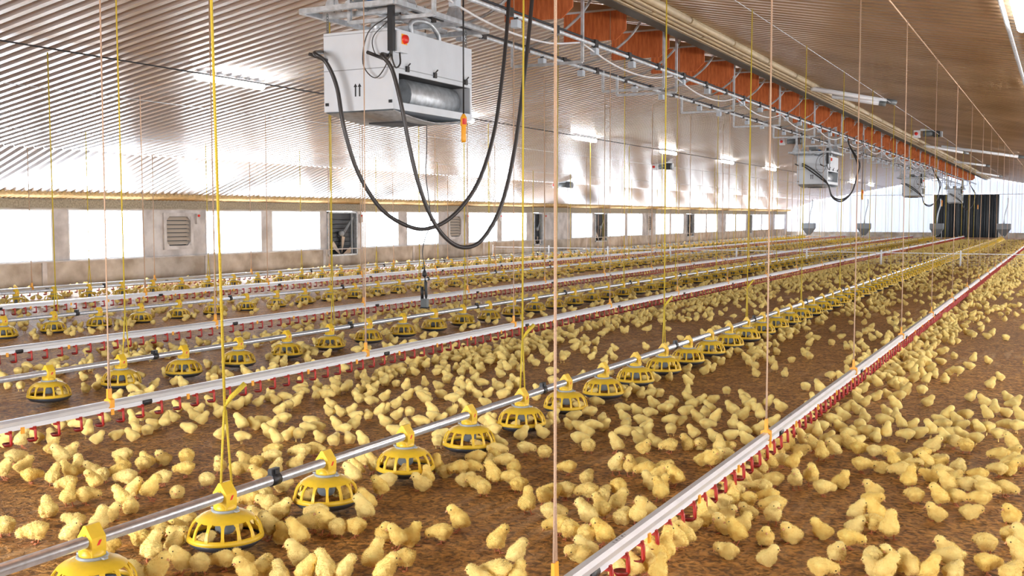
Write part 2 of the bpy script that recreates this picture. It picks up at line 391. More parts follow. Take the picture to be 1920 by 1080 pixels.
# small red-lamp control boxes by vents and fans
for i, (px, dz) in enumerate(((369, 0), (675, 0), (874, 0), (937, 0), (1021, 0))):
    yy = wy(px); t = empty('control_box', (-WL, yy, 1.5))
    tag(t, '%s small control box with red knob on the left wall, counting from left' % ordn(i+1), 'switch box', 'small control boxes on the left wall')
    MB().box(.0, .06, -.06, .06, -.16, .1).build('case', M['panel'], t)
    MB().lathe([(.03, 0), (.03, .03), (0, .03)], 10).build('red_knob', M['red'], t, (.06, 0, .05)).rotation_euler = (0, PI/2, 0)

# right wall (out of frame) with a window band, back wall
r = MB(); xr = -LEND
r.box(xr, xr+.15, Y0, Y1, 0, .8); r.box(xr, xr+.15, Y0, Y1, 1.75, ceil_h(LEND)+.05)
y = Y0
while y < Y1: r.box(xr, xr+.15, y, y+.7, .8, 1.75); y += 3.4
struct(r.build('wall_right', M['concrete']))
r = MB(); r.box(-WL, -9.5, Y0-.1, Y0, 0, 3.0); r.box(-3.5, -LEND, Y0-.1, Y0, 0, 3.0)  # unseen end wall, added to cut sky light; its doorway is sized for fill
r.prism([(-WL, 3.0), (-LEND, 3.0), (-LEND, ceil_h(LEND)+.03) if ceil_h(LEND) > 3 else (-LEND, 3.0), (-RL, ceil_h(RL)+.03), (-KL, 3.01)], Y0-.1, Y0)
struct(r.build('wall_front_fill_opening', M['concrete']), 'unseen end wall added behind the camera, doorway sized for fill light')
b = MB(); DL0, DL1, DT = 8.65, 4.2, 3.13
def ribwall(La, Lb, z0, ztop):
    L = La; vs = []; fs = []; st = .075
    while L > Lb:
        L2 = max(L-st, Lb); off = [0, .07, .07, 0]
        ii = int(round((La-L)/st)) % 4; jj = (ii+1) % 4
        vs += [(-L, Y1+off[ii], z0), (-L2, Y1+off[jj], z0), (-L2, Y1+off[jj], ztop(L2)), (-L, Y1+off[ii], ztop(L))]; n = len(vs)-4; fs.append((n, n+1, n+2, n+3)); L = L2
    b.add(vs, fs)
ribwall(WL, DL0, .35, lambda L: ceil_h(L)+.04); ribwall(DL1, LEND, .35, lambda L: ceil_h(L)+.04); ribwall(DL0, DL1, DT, lambda L: ceil_h(L)+.04)
b.box(-WL, -DL0, Y1-.02, Y1+.1, 0, .35, 1); b.box(-DL1, -LEND, Y1-.02, Y1+.1, 0, .35, 1)
struct(b.build('wall_back', [M['back'], M['concrete']]), 'far end wall of pale ribbed sheets over a low concrete curb')
MB().box(-WL, -LEND, Y1-.06, Y1-.02, DT-.02, DT+.03).build('trim_4', M['white'])['kind'] = 'structure'
# black strip curtain
t = empty('strip_curtain', (-(DL0+DL1)/2, Y1-.05, 0)); tag(t, 'tall glossy black plastic strip curtain closing the doorway in the far wall', 'curtain')
n = 13; wd = DL0-DL1
for k in range(n):
    xx = -wd/2+wd*(k+.5)/n; m = MB(); vs = []; fs = []
    for j in range(7):
        u = -wd/n*.52+wd/n*1.04*j/6; yb = -.12*math.sin(PI*j/6)+(k % 2)*.05
        vs += [(xx+u, yb, .0), (xx+u, yb, DT), (xx+u, yb+.012, .0), (xx+u, yb+.012, DT)]
    for j in range(6): o = j*4; fs += [(o, o+4, o+5, o+1), (o+2, o+3, o+7, o+6)]
    m.add(vs, fs, smooth=True); m.build('strip', M['curtain'], t)

# ------------------------------------------------------------------ ridge boards, beam, hangers
PB = 1.82; YB0 = 8.66
board = None; k = 0
y = YB0
while y < 80:
    if board is None:
        t = board = empty('ridge_board', (-6.6, y, 4.0))
        # local x: -1.15 .. +1.1 ; z relative 4.0
        zc = lambda x: ceil_h(6.6-x)-4.0-.03
        MB().prism([(.15, .02), (.17, 0), (.95, 0), (1.1, .13), (1.1, .42), (.15, .42)], -.012, .012).build('plywood', M['ply'], t)
        MB().prism([(.15, .42), (1.1, .42), (1.1, zc(1.1)), (.15, zc(.15))], -.011, .011).build('upper_panel', M['tan'], t)
        MB().box(.15, 1.1, -.03, -.013, .405, .432).build('metal_strip', M['white'], t)
    else:
        t = dup(board, (-6.6, y, 4.0))
    k += 1
    tag(t, '%s orange plywood baffle board from the near end under the ridge' % ordn(k), 'board', 'orange baffle boards under the ridge')
    y += PB
NB = k
# lengthwise cream trunking with dark underside
t = empty('cable_trunking', (-4.9, Y0, 4.18)); tag(t, 'long cream segmented trunking with dark underside running along the ridge', 'trunking')
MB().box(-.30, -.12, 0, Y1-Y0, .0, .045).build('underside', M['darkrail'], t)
m = MB(); y = 0
while y < Y1-Y0-3:
    ln = 2.2
    m.tube([(.15, y+.03, .09), (.15, y+ln-.03, .09)], .055, 8)
    m.tube([(-.01, y+1.1, .06), (-.01, y+1.1+ln-.06, .06)], .05, 8); y += ln
m.build('cream_segments', M['cream'], t)
m = MB().box(-.12, -.08, 0, Y1-Y0, .01, .06); m.box(.06, .10, 0, Y1-Y0, .02, .06); m.build('side_rail', M['cream'], t)
# U hanger frames and two conduits
ys = [5.4, 9.0, 12.6, 15.7, 16.3, 19.6, 23.2, 26.8, 30.4, 34.0, 37.6, 41.2, 44.8, 48.4, 52, 55.6, 59.2, 62.8, 66.4, 70, 73.6]
u0 = None
for i, y in enumerate(ys):
    if u0 is None:
        t = u0 = empty('hanger_frame', (-6.0, y, 3.49))
        MB().bar((.5, 0, 0), (.5, 0, 1.35), .035).build('upright', M['frame'], t)
        MB().bar((-.5, 0, 0), (-.5, 0, .32), .035).build('upright', M['frame'], t)
        MB().bar((-.5, 0, 0), (.5, 0, 0), .035).build('crossbar', M['frame'], t)
    else: t = dup(u0, (-6.0, y, 3.49))
    tag(t, '%s U-shaped galvanised hanger frame from the near end below the ridge' % ordn(i+1), 'frame', 'galvanised hanger frames below the ridge')
for nm, X in (('right', -5.5), ('left', -6.5)):
    t = empty('cable_conduit', (X, Y0, 3.76)); tag(t, '%s dark conduit with cables and clips slung along the hanger frames' % nm, 'conduit', None)
    MB().tube([(0, 0, 0), (0, Y1-Y0-4, 0)], .022, 8).build('pipe', M['frame'], t)
    MB().tube([(.0, 0, .045), (0, Y1-Y0-4, .045)], .014, 6).build('cable', M['black'], t)
    y = 8.7; c0 = None
    while y < 70:
        if c0 is None: c0 = MB().box(-.03, .03, 0, .10, -.028, .065).build('clip', M['black'], t, (0, y, 0))
        else: c = c0.copy(); COL.objects.link(c); c.location = (0, y, 0)
        y += 1.21
jb = None; i = 0
for X, off in ((-5.5, 0), (-6.5, .5)):
    y = 9.4+off; j = 0
    while y < 60:
        if jb is None:
            jb = t = empty('junction_box', (X, y, 3.66)); MB().box(-.042, .042, -.05, .05, -.03, .055).build('case', M['box'], t); MB().box(-.018, .018, -.02, .02, .055, .09).build('gland', M['black'], t)
        else: t = dup(jb, (X, y, 3.66))
        j += 1; tag(t, '%s grey junction box from the near end hanging on the %s conduit' % (ordn(j), 'right' if X > -6 else 'left'), 'junction box', 'grey junction boxes on the conduits')
        y += 1.35 if j % 2 else 2.25
# curved arms
arm = None; y = 9.3; i = 0
while y < 60:
    if arm is None:
        pts = [(-.55, 0, 0), (-.1, 0, .12), (.3, 0, .40), (.55, 0, .80), (.62, 0, 1.0)]
        arm = t = MB().tube(bez(pts, 5), .018, 7).build('curved_arm', M['frame'], None, (-5.95, y, 3.78))
    else:
        t = arm.copy(); COL.objects.link(t); t.location = (-5.95, y, 3.78)
    i += 1; tag(t, '%s curved grey arm from the near end bent over the two conduits' % ordn(i), 'bracket', 'curved arms over the conduits')
    y += PB
# small sag cables between right conduit and boards
cbl = None; y = 9.0; i = 0
while y < 50:
    if cbl is None:
        cbl = t = MB().tube(bez([(0, 0, 0), (.02, .9, -.13), (0, 1.8, -.16), (-.02, 2.7, -.12), (0, 3.5, 0)], 5), .012, 6).build('sagging_cable', M['white'], None, (-5.5, y, 3.72))
    else: t = cbl.copy(); COL.objects.link(t); t.location = (-5.5, y, 3.72)
    i += 1; tag(t, '%s white cable from the near end sagging below the right conduit' % ordn(i), 'cable', 'white cables sagging below the right conduit'); y += 3.6

# ------------------------------------------------------------------ heaters
heater0 = None
HW, HD, HH = .84, 1.57, .79
def mk_heater():
    t = empty('gas_heater', (-5.9, 8.88, 2.59))   # origin at near right bottom corner
    T = .015; c = MB()
    c.box(-HW, 0, 0, HD, .42, HH)                       # upper half
    c.box(-HW, 0, -.0, T, 0, .42)                       # near face of lower half
    c.box(-HW, 0, HD-T, HD, 0, .42); c.box(-HW, -HW+T, T, HD-T, 0, .13); c.box(-HW, -HW+T, T, HD-T, .31, .42)
    c.box(-HW, 0, T, HD-T, 0, T)
    c.box(-.02, 0, T, HD-T, T, .075); c.box(-.02, 0, T, HD-T, .36, .42); c.box(-.02, 0, T, .10, .075, .36); c.box(-.02, 0, HD-.04, HD-T, .075, .36)
    c.build('casing', M['heater'], t)
    s = MB().box(-HW-.004, .004, -.004, HD+.004, .405, .413); s.box(-HW-.003, .003, -.003, .0, HH-.03, HH-.024); s.build('seam', M['ring'], t)
    MB().box(-HW+.03, -.03, .1, HD-.05, .36, .418).build('dark_baffle', M['inside'], t)
    d = MB().tube([(-.3, .52, .2), (-.3, HD-.05, .2)], .18, 20); d.lathe([(.18, 0), (.12, -.04), (0, -.04)], 20, (0, 0, 0)) if False else None
    d.build('burner_drum', M['frame'], t)
    MB().box(-.28, -.26, .36, .46, .02, .36).build('inner_strut', M['cone'], t)
    # curved tray under
    p = MB(); vs = []; fs = []
    for j in range(9):
        u = j/8; yy = u*HD; zz = -.005-.07*math.sin(PI*u)
        vs += [(-HW+.03, yy, zz), (.0, yy, zz), (-HW+.03, yy, zz-.01), (.0, yy, zz-.01)]
    for j in range(8): o = 4*j; fs += [(o, o+1, o+5, o+4), (o+2, o+6, o+7, o+3), (o+1, o+3, o+7, o+5), (o, o+4, o+6, o+2)]
    p.add(vs, fs, smooth=True).build('curved_tray', M['frame'], t)
    MB().box(-HW+.2, -.2, .5, .95, -.09, -.02).build('outlet', M['inside'], t)
    # fittings on top
    g = MB().tube([(-.35, .25, HH), (-.35, .25, HH+.14)], .07, 12); g.tube(bez([(-.1, .5, HH), (-.1, .5, HH+.14), (-.1, .8, HH+.18), (-.1, 1.0, HH+.1), (-.1, 1.05, HH)], 5), .025, 8)
    g.box(-.5, -.2, .6, .95, HH, HH+.1); g.build('gas_valve', M['frame'], t)
    # black conduit and switch at the near corner
    MB().box(-.03, .03, -.05, -.004, .56, 1.0).build('cable_duct', M['black'], t)
    sw = MB().box(.005, .075, .02, .16, .55, .76).build('switch_box', M['heater'], t)
    k_ = MB().lathe([(.045, 0), (.04, .03), (0, .03)], 14); ko = k_.build('red_switch', M['red'], sw, (.076, .09, .68)); ko.rotation_euler = (0, PI/2, 0)
    MB().box(.0755, .077, .04, .14, .63, .73).build('yellow_plate', M['orange'], sw)
    # latches
    for yy in (.22, .75, 1.4):
        l = MB().box(.0, .02, yy, yy+.05, .385, .44); l.bar((.02, yy+.02, .44), (.035, yy+.04, .47), .012); l.build('latch', M['black'], t)
    for xx in (-HW+.04, -.03): MB().box(xx-.018, xx+.018, -.012, 0, .06, .09).build('corner_clip', M['black'], t)
    # two arrows pointing up
    for xx in (-.45, -.40):
        a = MB().box(xx-.008, xx+.008, -.003, -.0005, .14, .24); a.prism([(xx-.022, .235), (xx+.022, .235), (xx, .27)], -.003, -.0005); a.build('arrow_mark', M['black'], t)
    # wiring loops
    MB().tube(bez([(-.02, -.03, .9), (-.25, -.06, .75), (-.30, -.08, .45), (-.16, -.08, .30), (-.05, -.05, .42), (.0, -.02, .62)], 6), .006, 6).build('wiring', M['hose'], t)
    MB().tube(bez([(-.02, -.03, .86), (-.2, -.05, .7), (-.16, -.06, .53), (-.04, -.04, .50), (.01, -.02, .6)], 6), .005, 6).build('wiring', M['hose'], t)
    MB().tube(bez([(.04, .06, .55), (.05, .05, .44), (.03, 0, .40), (0, -.02, .50), (0, -.02, .6)], 5), .009, 6).build('wiring', M['hose'], t)
    for px_, pz_ in ((-HW+.04, .52), (-.10, .49)):
        MB().tube([(px_, 0, pz_), (px_-.05, -.22, pz_+.04)], .018, 8).build('hose_tail', M['hose'], t)
    return t
heater0 = mk_heater()
tag(heater0, 'large pale grey box heater nearest the camera, hung over the hose loops', 'heater', 'box heaters under the ridge')
for (yy, z, lb) in ((30.6, 2.44, 'second box heater from the camera, pale grey, below the ridge'), (52.6, 2.5, 'third box heater from the camera, small and grey'), (74.4, 2.45, 'farthest box heater, in front of the black strip curtain')):
    h = dup(heater0, (-5.9, yy, z)); h['label'] = lb
# suspension frames over heaters
fr0 = None
for i, yy in enumerate((8.76, 30.4, 52.4, 74.2)):
    if fr0 is None:
        t = fr0 = empty('heater_frame', (-5.8, yy, 3.60)); Wd, Dp = 1.13, 1.88
        for a_, b_ in (((0, 0, 0), (-Wd, 0, 0)), ((0, Dp, 0), (-Wd, Dp, 0)), ((0, 0, 0), (0, Dp, 0)), ((-Wd, 0, 0), (-Wd, Dp, 0)), ((0, .35, 0), (-Wd, .35, 0)), ((0, 1.3, 0), (-Wd, 1.3, 0)), ((-.55, 0, .03), (-.55, Dp, .03))):
            MB().bar(a_, b_, .05, .05).build('rail', M['frame'], t)
        for x_, y_ in ((-.1, .35), (-1.0, .35), (-.1, 1.3), (-1.0, 1.3)):
            q = MB().box(x_-.03, x_+.03, y_-.01, y_+.01, 0, ceil_h(5.8-x_)-3.6); q.add([(x_-.14, y_, 0), (x_+.14, y_, 0), (x_, y_, .32), (x_-.14, y_+.01, 0), (x_+.14, y_+.01, 0), (x_, y_+.01, .32)], [(0, 1, 2), (3, 5, 4), (0, 3, 4, 1), (1, 4, 5, 2), (2, 5, 3, 0)]); q.build('hanger_strap', M['frame'], t)
        for x_, y_ in ((-.15, .2), (-.95, .2), (-.15, 1.65), (-.95, 1.65)):
            ch = MB()
            for j in range(8):
                zz = -.02-j*.028; rr = .014
                ch.tube([(x_+(rr*math.cos(q_) if j % 2 else 0), y_+(0 if j % 2 else rr*math.cos(q_)), zz+.018*math.sin(q_)) for q_ in [PI/4*w_ for w_ in range(8)]], .004, 5, closed=True)
            ch.build('chain', M['cone'], t)
        mo = MB().box(-.62, -.42, .2, .5, .02, .16); mo.tube([(-.52, .5, .08), (-.52, .8, .08)], .06, 10); mo.build('winch', M['cone'], t)
        MB().tube([(-.3, -.02, .05), (-.3, .25, .05)], .02, 8).build('blue_fitting', M['blue'], t)
    else: t = dup(fr0, (-5.8, yy, 3.32)) 
    tag(t, '%s galvanised ladder-like frame from the camera, carrying a box heater' % ordn(i+1), 'frame', 'galvanised frames above the heaters')
# the two black hoses of the near heater
def P(px, py, d):   # point at depth d along the pixel ray (used to measure hose routes)
    v = CM @ Vector(((px-960)/F, (540-py)/F, -1)); return Vector((0, 0, HC))+v*d
hA = [(606, 98, 10.95), (590, 100, 10.6), (612, 118, 10.6), (632, 165, 10.6), (645, 240, 10.6), (672, 325, 10.7), (715, 392, 10.8), (765, 424, 10.9), (805, 428, 11.0), (850, 404, 11.1), (895, 345, 11.2), (925, 255, 11.3), (941, 150, 11.4), (950, 60, 11.5), (956, -30, 11.6), (958, -50, 11.62)]
hB = [(731, 106, 10.6), (716, 103, 10.3), (735, 130, 10.3), (752, 195, 10.3), (768, 275, 10.35), (785, 345, 10.4), (810, 410, 10.5), (840, 450, 10.6), (872, 464, 10.7), (905, 448, 10.8), (940, 385, 10.9), (965, 280, 11.0), (982, 150, 11.1), (992, 60, 11.2), (1000, -30, 11.3), (1003, -62, 11.35)]
tag(MB().tube(bez([P(*q) for q in hA], 6), .021, 10).build('black_hose', M['hose']), 'black hose looping from the near heater, the upper left loop of two', 'hose', 'black hoses looping from the near heater')
tag(MB().tube(bez([P(*q) for q in hB], 6), .021, 10).build('black_hose', M['hose']), 'black hose looping from the near heater, its loop hanging lowest', 'hose', 'black hoses looping from the near heater')
for (yy, dz, nm) in ((30.6, 0, 'second'), (52.6, .05, 'third'), (74.4, 0, 'farthest')):
    for o_, q in ((0, 'upper'), (1, 'lower')):
        pts = [(-6.6, yy+.02, 3.0-o_*.06), (-6.55, yy-.05, 3.0-o_*.06), (-6.3, yy-.1, 2.85-o_*.08), (-6.0, yy-.1, 2.6-o_*.06), (-5.85, yy-.1, 2.4), (-5.75, yy-.05, 2.1-o_*.03), (-5.5, yy, 2.0-o_*.05), (-5.25, yy+.1, 2.2), (-5.15, yy+.2, 2.6), (-5.15+o_*.06, yy+.3, 3.0), (-5.4, yy+.5, 3.5), (-5.48, yy+.6, 3.72)]
        tag(MB().tube(bez([(a_, b_, c_+dz) for a_, b_, c_ in pts], 5), .02, 8).build('black_hose', M['hose']), '%s of two dark hoses looping under the %s heater' % (q, nm), 'hose', 'dark hoses looping under the farther heaters')
# pendant controls
def pendant(x, y, z, top, lb):
    t = empty('pendant_control', (x, y, z)); tag(t, lb, 'pendant', 'pendant controls on black cables')
    MB().tube([(0, 0, .29), (0, 0, top-z)], .008, 6).build('cable', M['black'], t)
    m = MB().tube([(0, 0, 0), (0, 0, .03), (0, 0, .16), (0, 0, .17), (0, 0, .25), (0, 0, .29)], [.02, .028, .026, .034, .034, .012], 10); m.build('handle', M['orange'], t)
    MB().box(.015, .04, -.05, -.01, .18, .24).build('button', M['red'], t)
pendant(-5.5, 9.57, 2.29, 4.0, 'orange pendant control hanging on a black cable right of the near heater')
pendant(-5.05, 31.2, 2.0, 3.8, 'orange pendant control beside the second heater')
pendant(-5.05, 53.2, 2.0, 3.8, 'small orange pendant control beside the third heater')
pendant(-4.95, 75.0, 2.0, 3.8, 'small orange pendant control beside the farthest heater')
# hanging climate sensor
t = empty('climate_sensor', (-8, 12.8, .24)); tag(t, 'black climate sensor hanging on a thin cable among the feeder rows', 'sensor')
MB().box(-.05, .05, -.03, .03, 0, .13).build('sensor_case', M['cone'], t)
MB().box(-.055, .06, -.035, .035, -.005, .012).build('case_base', M['black'], t)
MB().tube([(-.04, 0, .13), (-.04, 0, .3)], .022, 8).build('probe', M['black'], t)
MB().tube([(.025, 0, .13), (.025, 0, .17), (.02, 0, .36), (.01, 0, .40)], [.01, .02, .024, .01], 8).build('probe', M['black'], t)
MB().tube([(0, 0, .43), (0, 0, .46), (0, 0, .50), (0, 0, .55)], [.01, .035, .03, .008], 8).build('cable_gland', M['black'], t)
MB().tube(bez([(.01, 0, .4), (0, 0, .55), (-.03, 0, .8), (.02, 0, 1.0), (.10, 0, 1.2), (.08, 0, 1.5), (.03, 0, 1.9), (.05, 0, 2.4), (.03, 0, ceil_h(8)-.21)], 6), .007, 6).build('cable', M['black'], t)

# ------------------------------------------------------------------ lamps and ceiling cables
lamp0 = None
def lamp(L, y, lb, drop=.085, grp='tube lamps on the left ceiling'):
    global lamp0
    z = ceil_h(L)-drop
    if lamp0 is None:
        t = lamp0 = empty('tube_lamp', (-L, y, z))
        MB().tube([(0, 0, 0), (0, .03, 0), (0, 1.5, 0), (0, 1.53, 0)], [.04, .055, .055, .04], 12).build('diffuser', M['tube'], t)
        MB().box(-.045, .045, .0, 1.53, .03, .065).build('housing', M['white'], t)
        for yy in (.3, 1.2): MB().box(-.01, .01, yy, yy+.02, .065, .10).build('bracket', M['frame'], t)
    else: t = dup(lamp0, (-L, y, z))
    tag(t, lb, 'lamp', grp)
for k in range(10):
    lamp(11.82, 12.4+7.05*k, '%s glowing tube lamp from the camera along the left ceiling' % ordn(k+1))
lamp(.42, 10.3, 'glowing tube lamp at the top right corner on the right ceiling', .10, 'tube lamps on the right ceiling')
for k in (-1, 1, 2, 3, 4, 5, 6, 7, 8): lamp(.42, 10.3+7.05*k, 'tube lamp of the right ceiling row beyond the picture edge', .10, 'tube lamps on the right ceiling')
for k in (-1,): lamp(11.82, 5.35, 'tube lamp of the left row just outside the left picture edge', .085)
def longcable(L, drop, r, m, lb, name='ceiling_cable', ya=Y0, yb=Y1):
    z = ceil_h(L)-drop
    tag(MB().tube([(-L, ya, z), (-L, yb-.2, z)], r, 6).build(name, m), lb, 'cable')
longcable(11.78, .05, .011, M['black'], 'black power cable running lengthwise above the left tube lamps')
longcable(1.57, .09, .008, M['cord_w'], 'pale pull cable running lengthwise over the front drinker line')
longcable(3.356, .10, .004, M['frame'], 'thin pull cable running lengthwise over the front feeder row')
longcable(15.48, .12, .005, M['frame'], 'thin pull cable running lengthwise over the feeder row nearest the windows')
longcable(13.2, .12, .005, M['frame'], 'thin pull cable running lengthwise over the drinker line nearest the windows')
t = tag(MB().tube([(-.565, Y0, ceil_h(.565)-.07), (-.565, Y1-1, ceil_h(.565)-.07)], .022, 8).build('ceiling_pipe', M['frame']), 'grey pipe running along the right ceiling at the top right', 'pipe')
# line winches
def winch(L, y, lb, drop):
    t = empty('line_winch', (-L, y, ceil_h(L)-drop)); tag(t, lb, 'winch', 'motor winches under the ceiling')
    MB().tube([(-.12, 0, 0), (.18, 0, 0)], .09, 12).build('motor', M['cone'], t)
    MB().box(.18, .36, -.1, .1, -.11, .12).build('gearbox', M['black'], t)
    MB().tube([(.36, 0, 0), (.42, 0, 0)], .12, 12).build('drum', M['ring'], t)
    MB().box(-.38, -.2, -.08, .08, -.12, .1).build('switch_case', M['white'], t)
    MB().lathe([(.05, 0), (.05, .03), (0, .03)], 10).build('red_knob', M['red'], t, (-.3, -.085, 0)).rotation_euler = (PI/2, 0, 0)
    MB().box(-.2, .3, -.02, .02, .08, drop+.02).build('bracket', M['frame'], t)
winch(17.0, 37.1, 'dark motor winch lowest on the left ceiling, above the wall panels', .12)
winch(13.3, 37.9, 'dark motor winch high on the left ceiling right of the lamp row', .12)
winch(8.68, 38.3, 'dark motor winch left of the ridge, above the second heater', .12)
winch(3.69, 34.1, 'motor winch with red knob on the right ceiling', .12)
# white rods right of the ridge
rods = [((-4.77, 22.9, 4.20), (-3.35, 24.1, 3.97)), ((-4.52, 23.8, 4.12), (-3.49, 23.9, 3.92)), ((-3.9, 40.4, 3.98), (-1.28, 40.8, 3.56)), ((-4.57, 41.7, 4.10), (-3.41, 44.2, 3.95)), ((-4.63, 54.2, 4.10), (-3.25, 54.9, 3.90)), ((-4.45, 65.1, 4.0), (-3.37, 68.3, 3.86))]
nm = ['upper of the two nearest', 'lower of the two nearest', 'long middle', 'short middle', 'second farthest', 'farthest']
for (a_, b_), q in zip(rods, nm):
    t = empty('actuator_rod', a_); tag(t, '%s white rod reaching from the ridge trunking across the right ceiling' % q, 'rod', 'white rods right of the ridge')
    d_ = Vector(b_)-Vector(a_)
    MB().tube([(0, 0, 0), d_], .05, 8).build('tube', M['white'], t); MB().tube([d_*.93, d_*1.06], .055, 8).build('end_cap', M['cone'], t)

# ------------------------------------------------------------------ feeder rows
PZ = .262
def pan_parts():
    # origin on floor beneath the pipe
    t = empty('feeder_pan')
    # hanger saddle: pointed yellow block clasping the pipe (pipe runs along y)
    h = MB()
    prof = [(-.038, .203), (.038, .203), (.041, .24), (.041, .278), (.030, .292), (.006, .326), (-.006, .326), (-.030, .292), (-.041, .278), (-.041, .24)]
    h.prism(prof, -.034, .034)
    h.lathe([(.0, .198), (.050, .198), (.048, .215), (.039, .228)], 16)
    # fin along the pipe
    h.add([(-.008, -.050, .278), (.008, -.050, .278), (.008, .050, .278), (-.008, .050, .278), (-.008, 0, .322), (.008, 0, .322)], [(0, 1, 5, 4), (3, 4, 5, 2), (0, 4, 3), (1, 2, 5), (0, 3, 2, 1)])
    h.add([(.0416, -.012, .248), (.0416, .002, .248), (.0416, .014, .268), (.0416, .0, .268)], [(0, 1, 2, 3)], 1)
    h.add([(-.012, -.0346, .245), (.002, -.0346, .245), (.012, -.0346, .268), (-.002, -.0346, .268)], [(0, 1, 2, 3)], 1)
    h.build('hanger_bracket', [M['yellow'], M['red']], t)
    r = MB().lathe([(.050, .203), (.060, .204), (.062, .197), (.056, .190), (.046, .191)], 20)
    r.box(.055, .078, -.01, .01, .196, .203); r.box(-.078, -.055, -.01, .01, .196, .203); r.build('collar', M['ring'], t)
    g = MB(); N = 14; SEG = N*3
    def R(s): # profile param 0..1 from collar to rim
        return .046+(.168-.046)*math.sin(s*PI/2)**.9*1.0, .192-(.192-.082)*(1-math.cos(s*PI/2))**1.0
    cap = [R(s) for s in (0, .12, .24, .36, .48)]
    g.lathe(cap, SEG); g.lathe([(a_-.004, b_-.004) for a_, b_ in cap], SEG)
    ss = [.48, .58, .70, .81, .9, 1.0]
    for k in range(N):
        a0 = 2*PI*k/N; hw = .011
        vs = []
        for s in ss:
            rr, zz = R(s)
            w_ = .62/ max(rr, .01)*.011*1.0
            hw_ = (.024 if s < .5 else (.0135 if s < .85 else .017))/rr/2
            for da in (-hw_, hw_):
                for dr in (0, -.007): vs.append(((rr+dr)*math.cos(a0+da), (rr+dr)*math.sin(a0+da), zz+dr*.3))
        fs = []
        for j in range(len(ss)-1):
            o = j*4; fs += [(o, o+4, o+6, o+2), (o+1, o+3, o+7, o+5), (o, o+1, o+5, o+4), (o+2, o+6, o+7, o+3)]
        g.add(vs, fs)
    g.lathe([(.158, .094), (.170, .088), (.173, .072), (.160, .070), (.152, .080), (.158, .094)], SEG)
    g.build('grill', M['yellow'], t)
    MB().lathe([(.150, .078), (.167, .072), (.164, .058), (.14, .040), (.10, .030), (0, .028)], 28).build('pan_dish', M['dish'], t)
    MB().lathe([(.045, .190), (.046, .110), (.038, .096), (.030, .09)], 16).build('feed_cone', M['cone'], t)
    MB().lathe([(.148, .066), (.10, .050), (.05, .058), (0, .08)], 20).build('feed', M['litter'], t)
    return t
pan0 = pan_parts()
rows = [(3.356, 2.90, 4, 'front feeder row', PZ, 3.66), (7.31, 5.18, 3, 'second feeder row', PZ, 6.74), (11.84, 8.205, 2, 'third feeder row', PZ-.045, 9.75), (15.48, 11.21, 1, 'feeder row nearest the windows', PZ, 13.48)]
YEND = 73.6
pans = []
for ri, (L, ys_, _, nm_, pz, ry) in enumerate(rows):
    y = ys_; i = 0
    while y < YEND-.5:
        i += 1; pans.append((proj((-L, y, .1))[2], L, y, ri, i, pz)); y += .75
pans.sort()
seen = []
first = True
stuffmb = MB()
names = ['front feeder row', 'second feeder row', 'third feeder row', 'feeder row by the windows']
for idx, (d, L, y, ri, i, pz) in enumerate(pans):
    if idx < 300:
        if first: t = pan0; t.location = (-L, y, pz-PZ); first = False
        else: t = dup(pan0, (-L, y, pz-PZ))
        t.rotation_euler = (0, 0, random.uniform(-.02, .02))
        tag(t, 'yellow feeder pan, %s from the near end of the %s' % (ordn(i), names[ri]), 'feeder', 'feeder pans of the '+names[ri])
    else:
        dz = pz-PZ; stuffmb.prism([(-L-.04, .2+dz), (-L+.04, .2+dz), (-L+.041, .28+dz), (-L, .326+dz), (-L-.041, .28+dz)], y-.034, y+.034)
        stuffmb.lathe([(.05, .2+dz), (.10, .18+dz), (.145, .14+dz), (.17, .085+dz), (.165, .07+dz)], 10, (-L, y, 0)); stuffmb.lathe([(.165, .07+dz), (.12, .035+dz), (0, .03+dz)], 10, (-L, y, 0), 1)
if stuffmb.v:
    tag(stuffmb.build('feeder_pan', [M['yellow'], M['dish']]), 'farthest yellow feeder pans by the end wall, too small to tell apart', 'feeder', kind='stuff')
for ri, (L, ys_, _, nm_, pz, ry) in enumerate(rows):
    t = empty('feeder_pipe', (-L, 0, pz)); tag(t, 'galvanised feed pipe of the %s' % names[ri], 'pipe', 'feed pipes carrying the pans')
    MB().tube([(0, Y0, 0), (0, YEND, 0)], .0245, 14).build('pipe', M['galv'], t)
    cp = None; y = ry+.33
    k = 0
    while y < YEND and k < 24:
        if cp is None:
            c = MB().tube([(0, -.03, 0), (0, .03, 0)], .030, 12); c.box(-.012, .012, -.03, .03, .025, .055); c.box(.0, .022, -.012, .012, .03, .05)
            cp = c.build('coupling', M['black'], t, (0, y, 0))
        else: q = cp.copy(); COL.objects.link(q); q.location = (0, y, 0)
        y += 3; k += 1
    MB().tube([(0, YEND-.1, 0), (0, YEND+.5, .05)], .03, 10).build('inlet_tube', M['galv'], t)
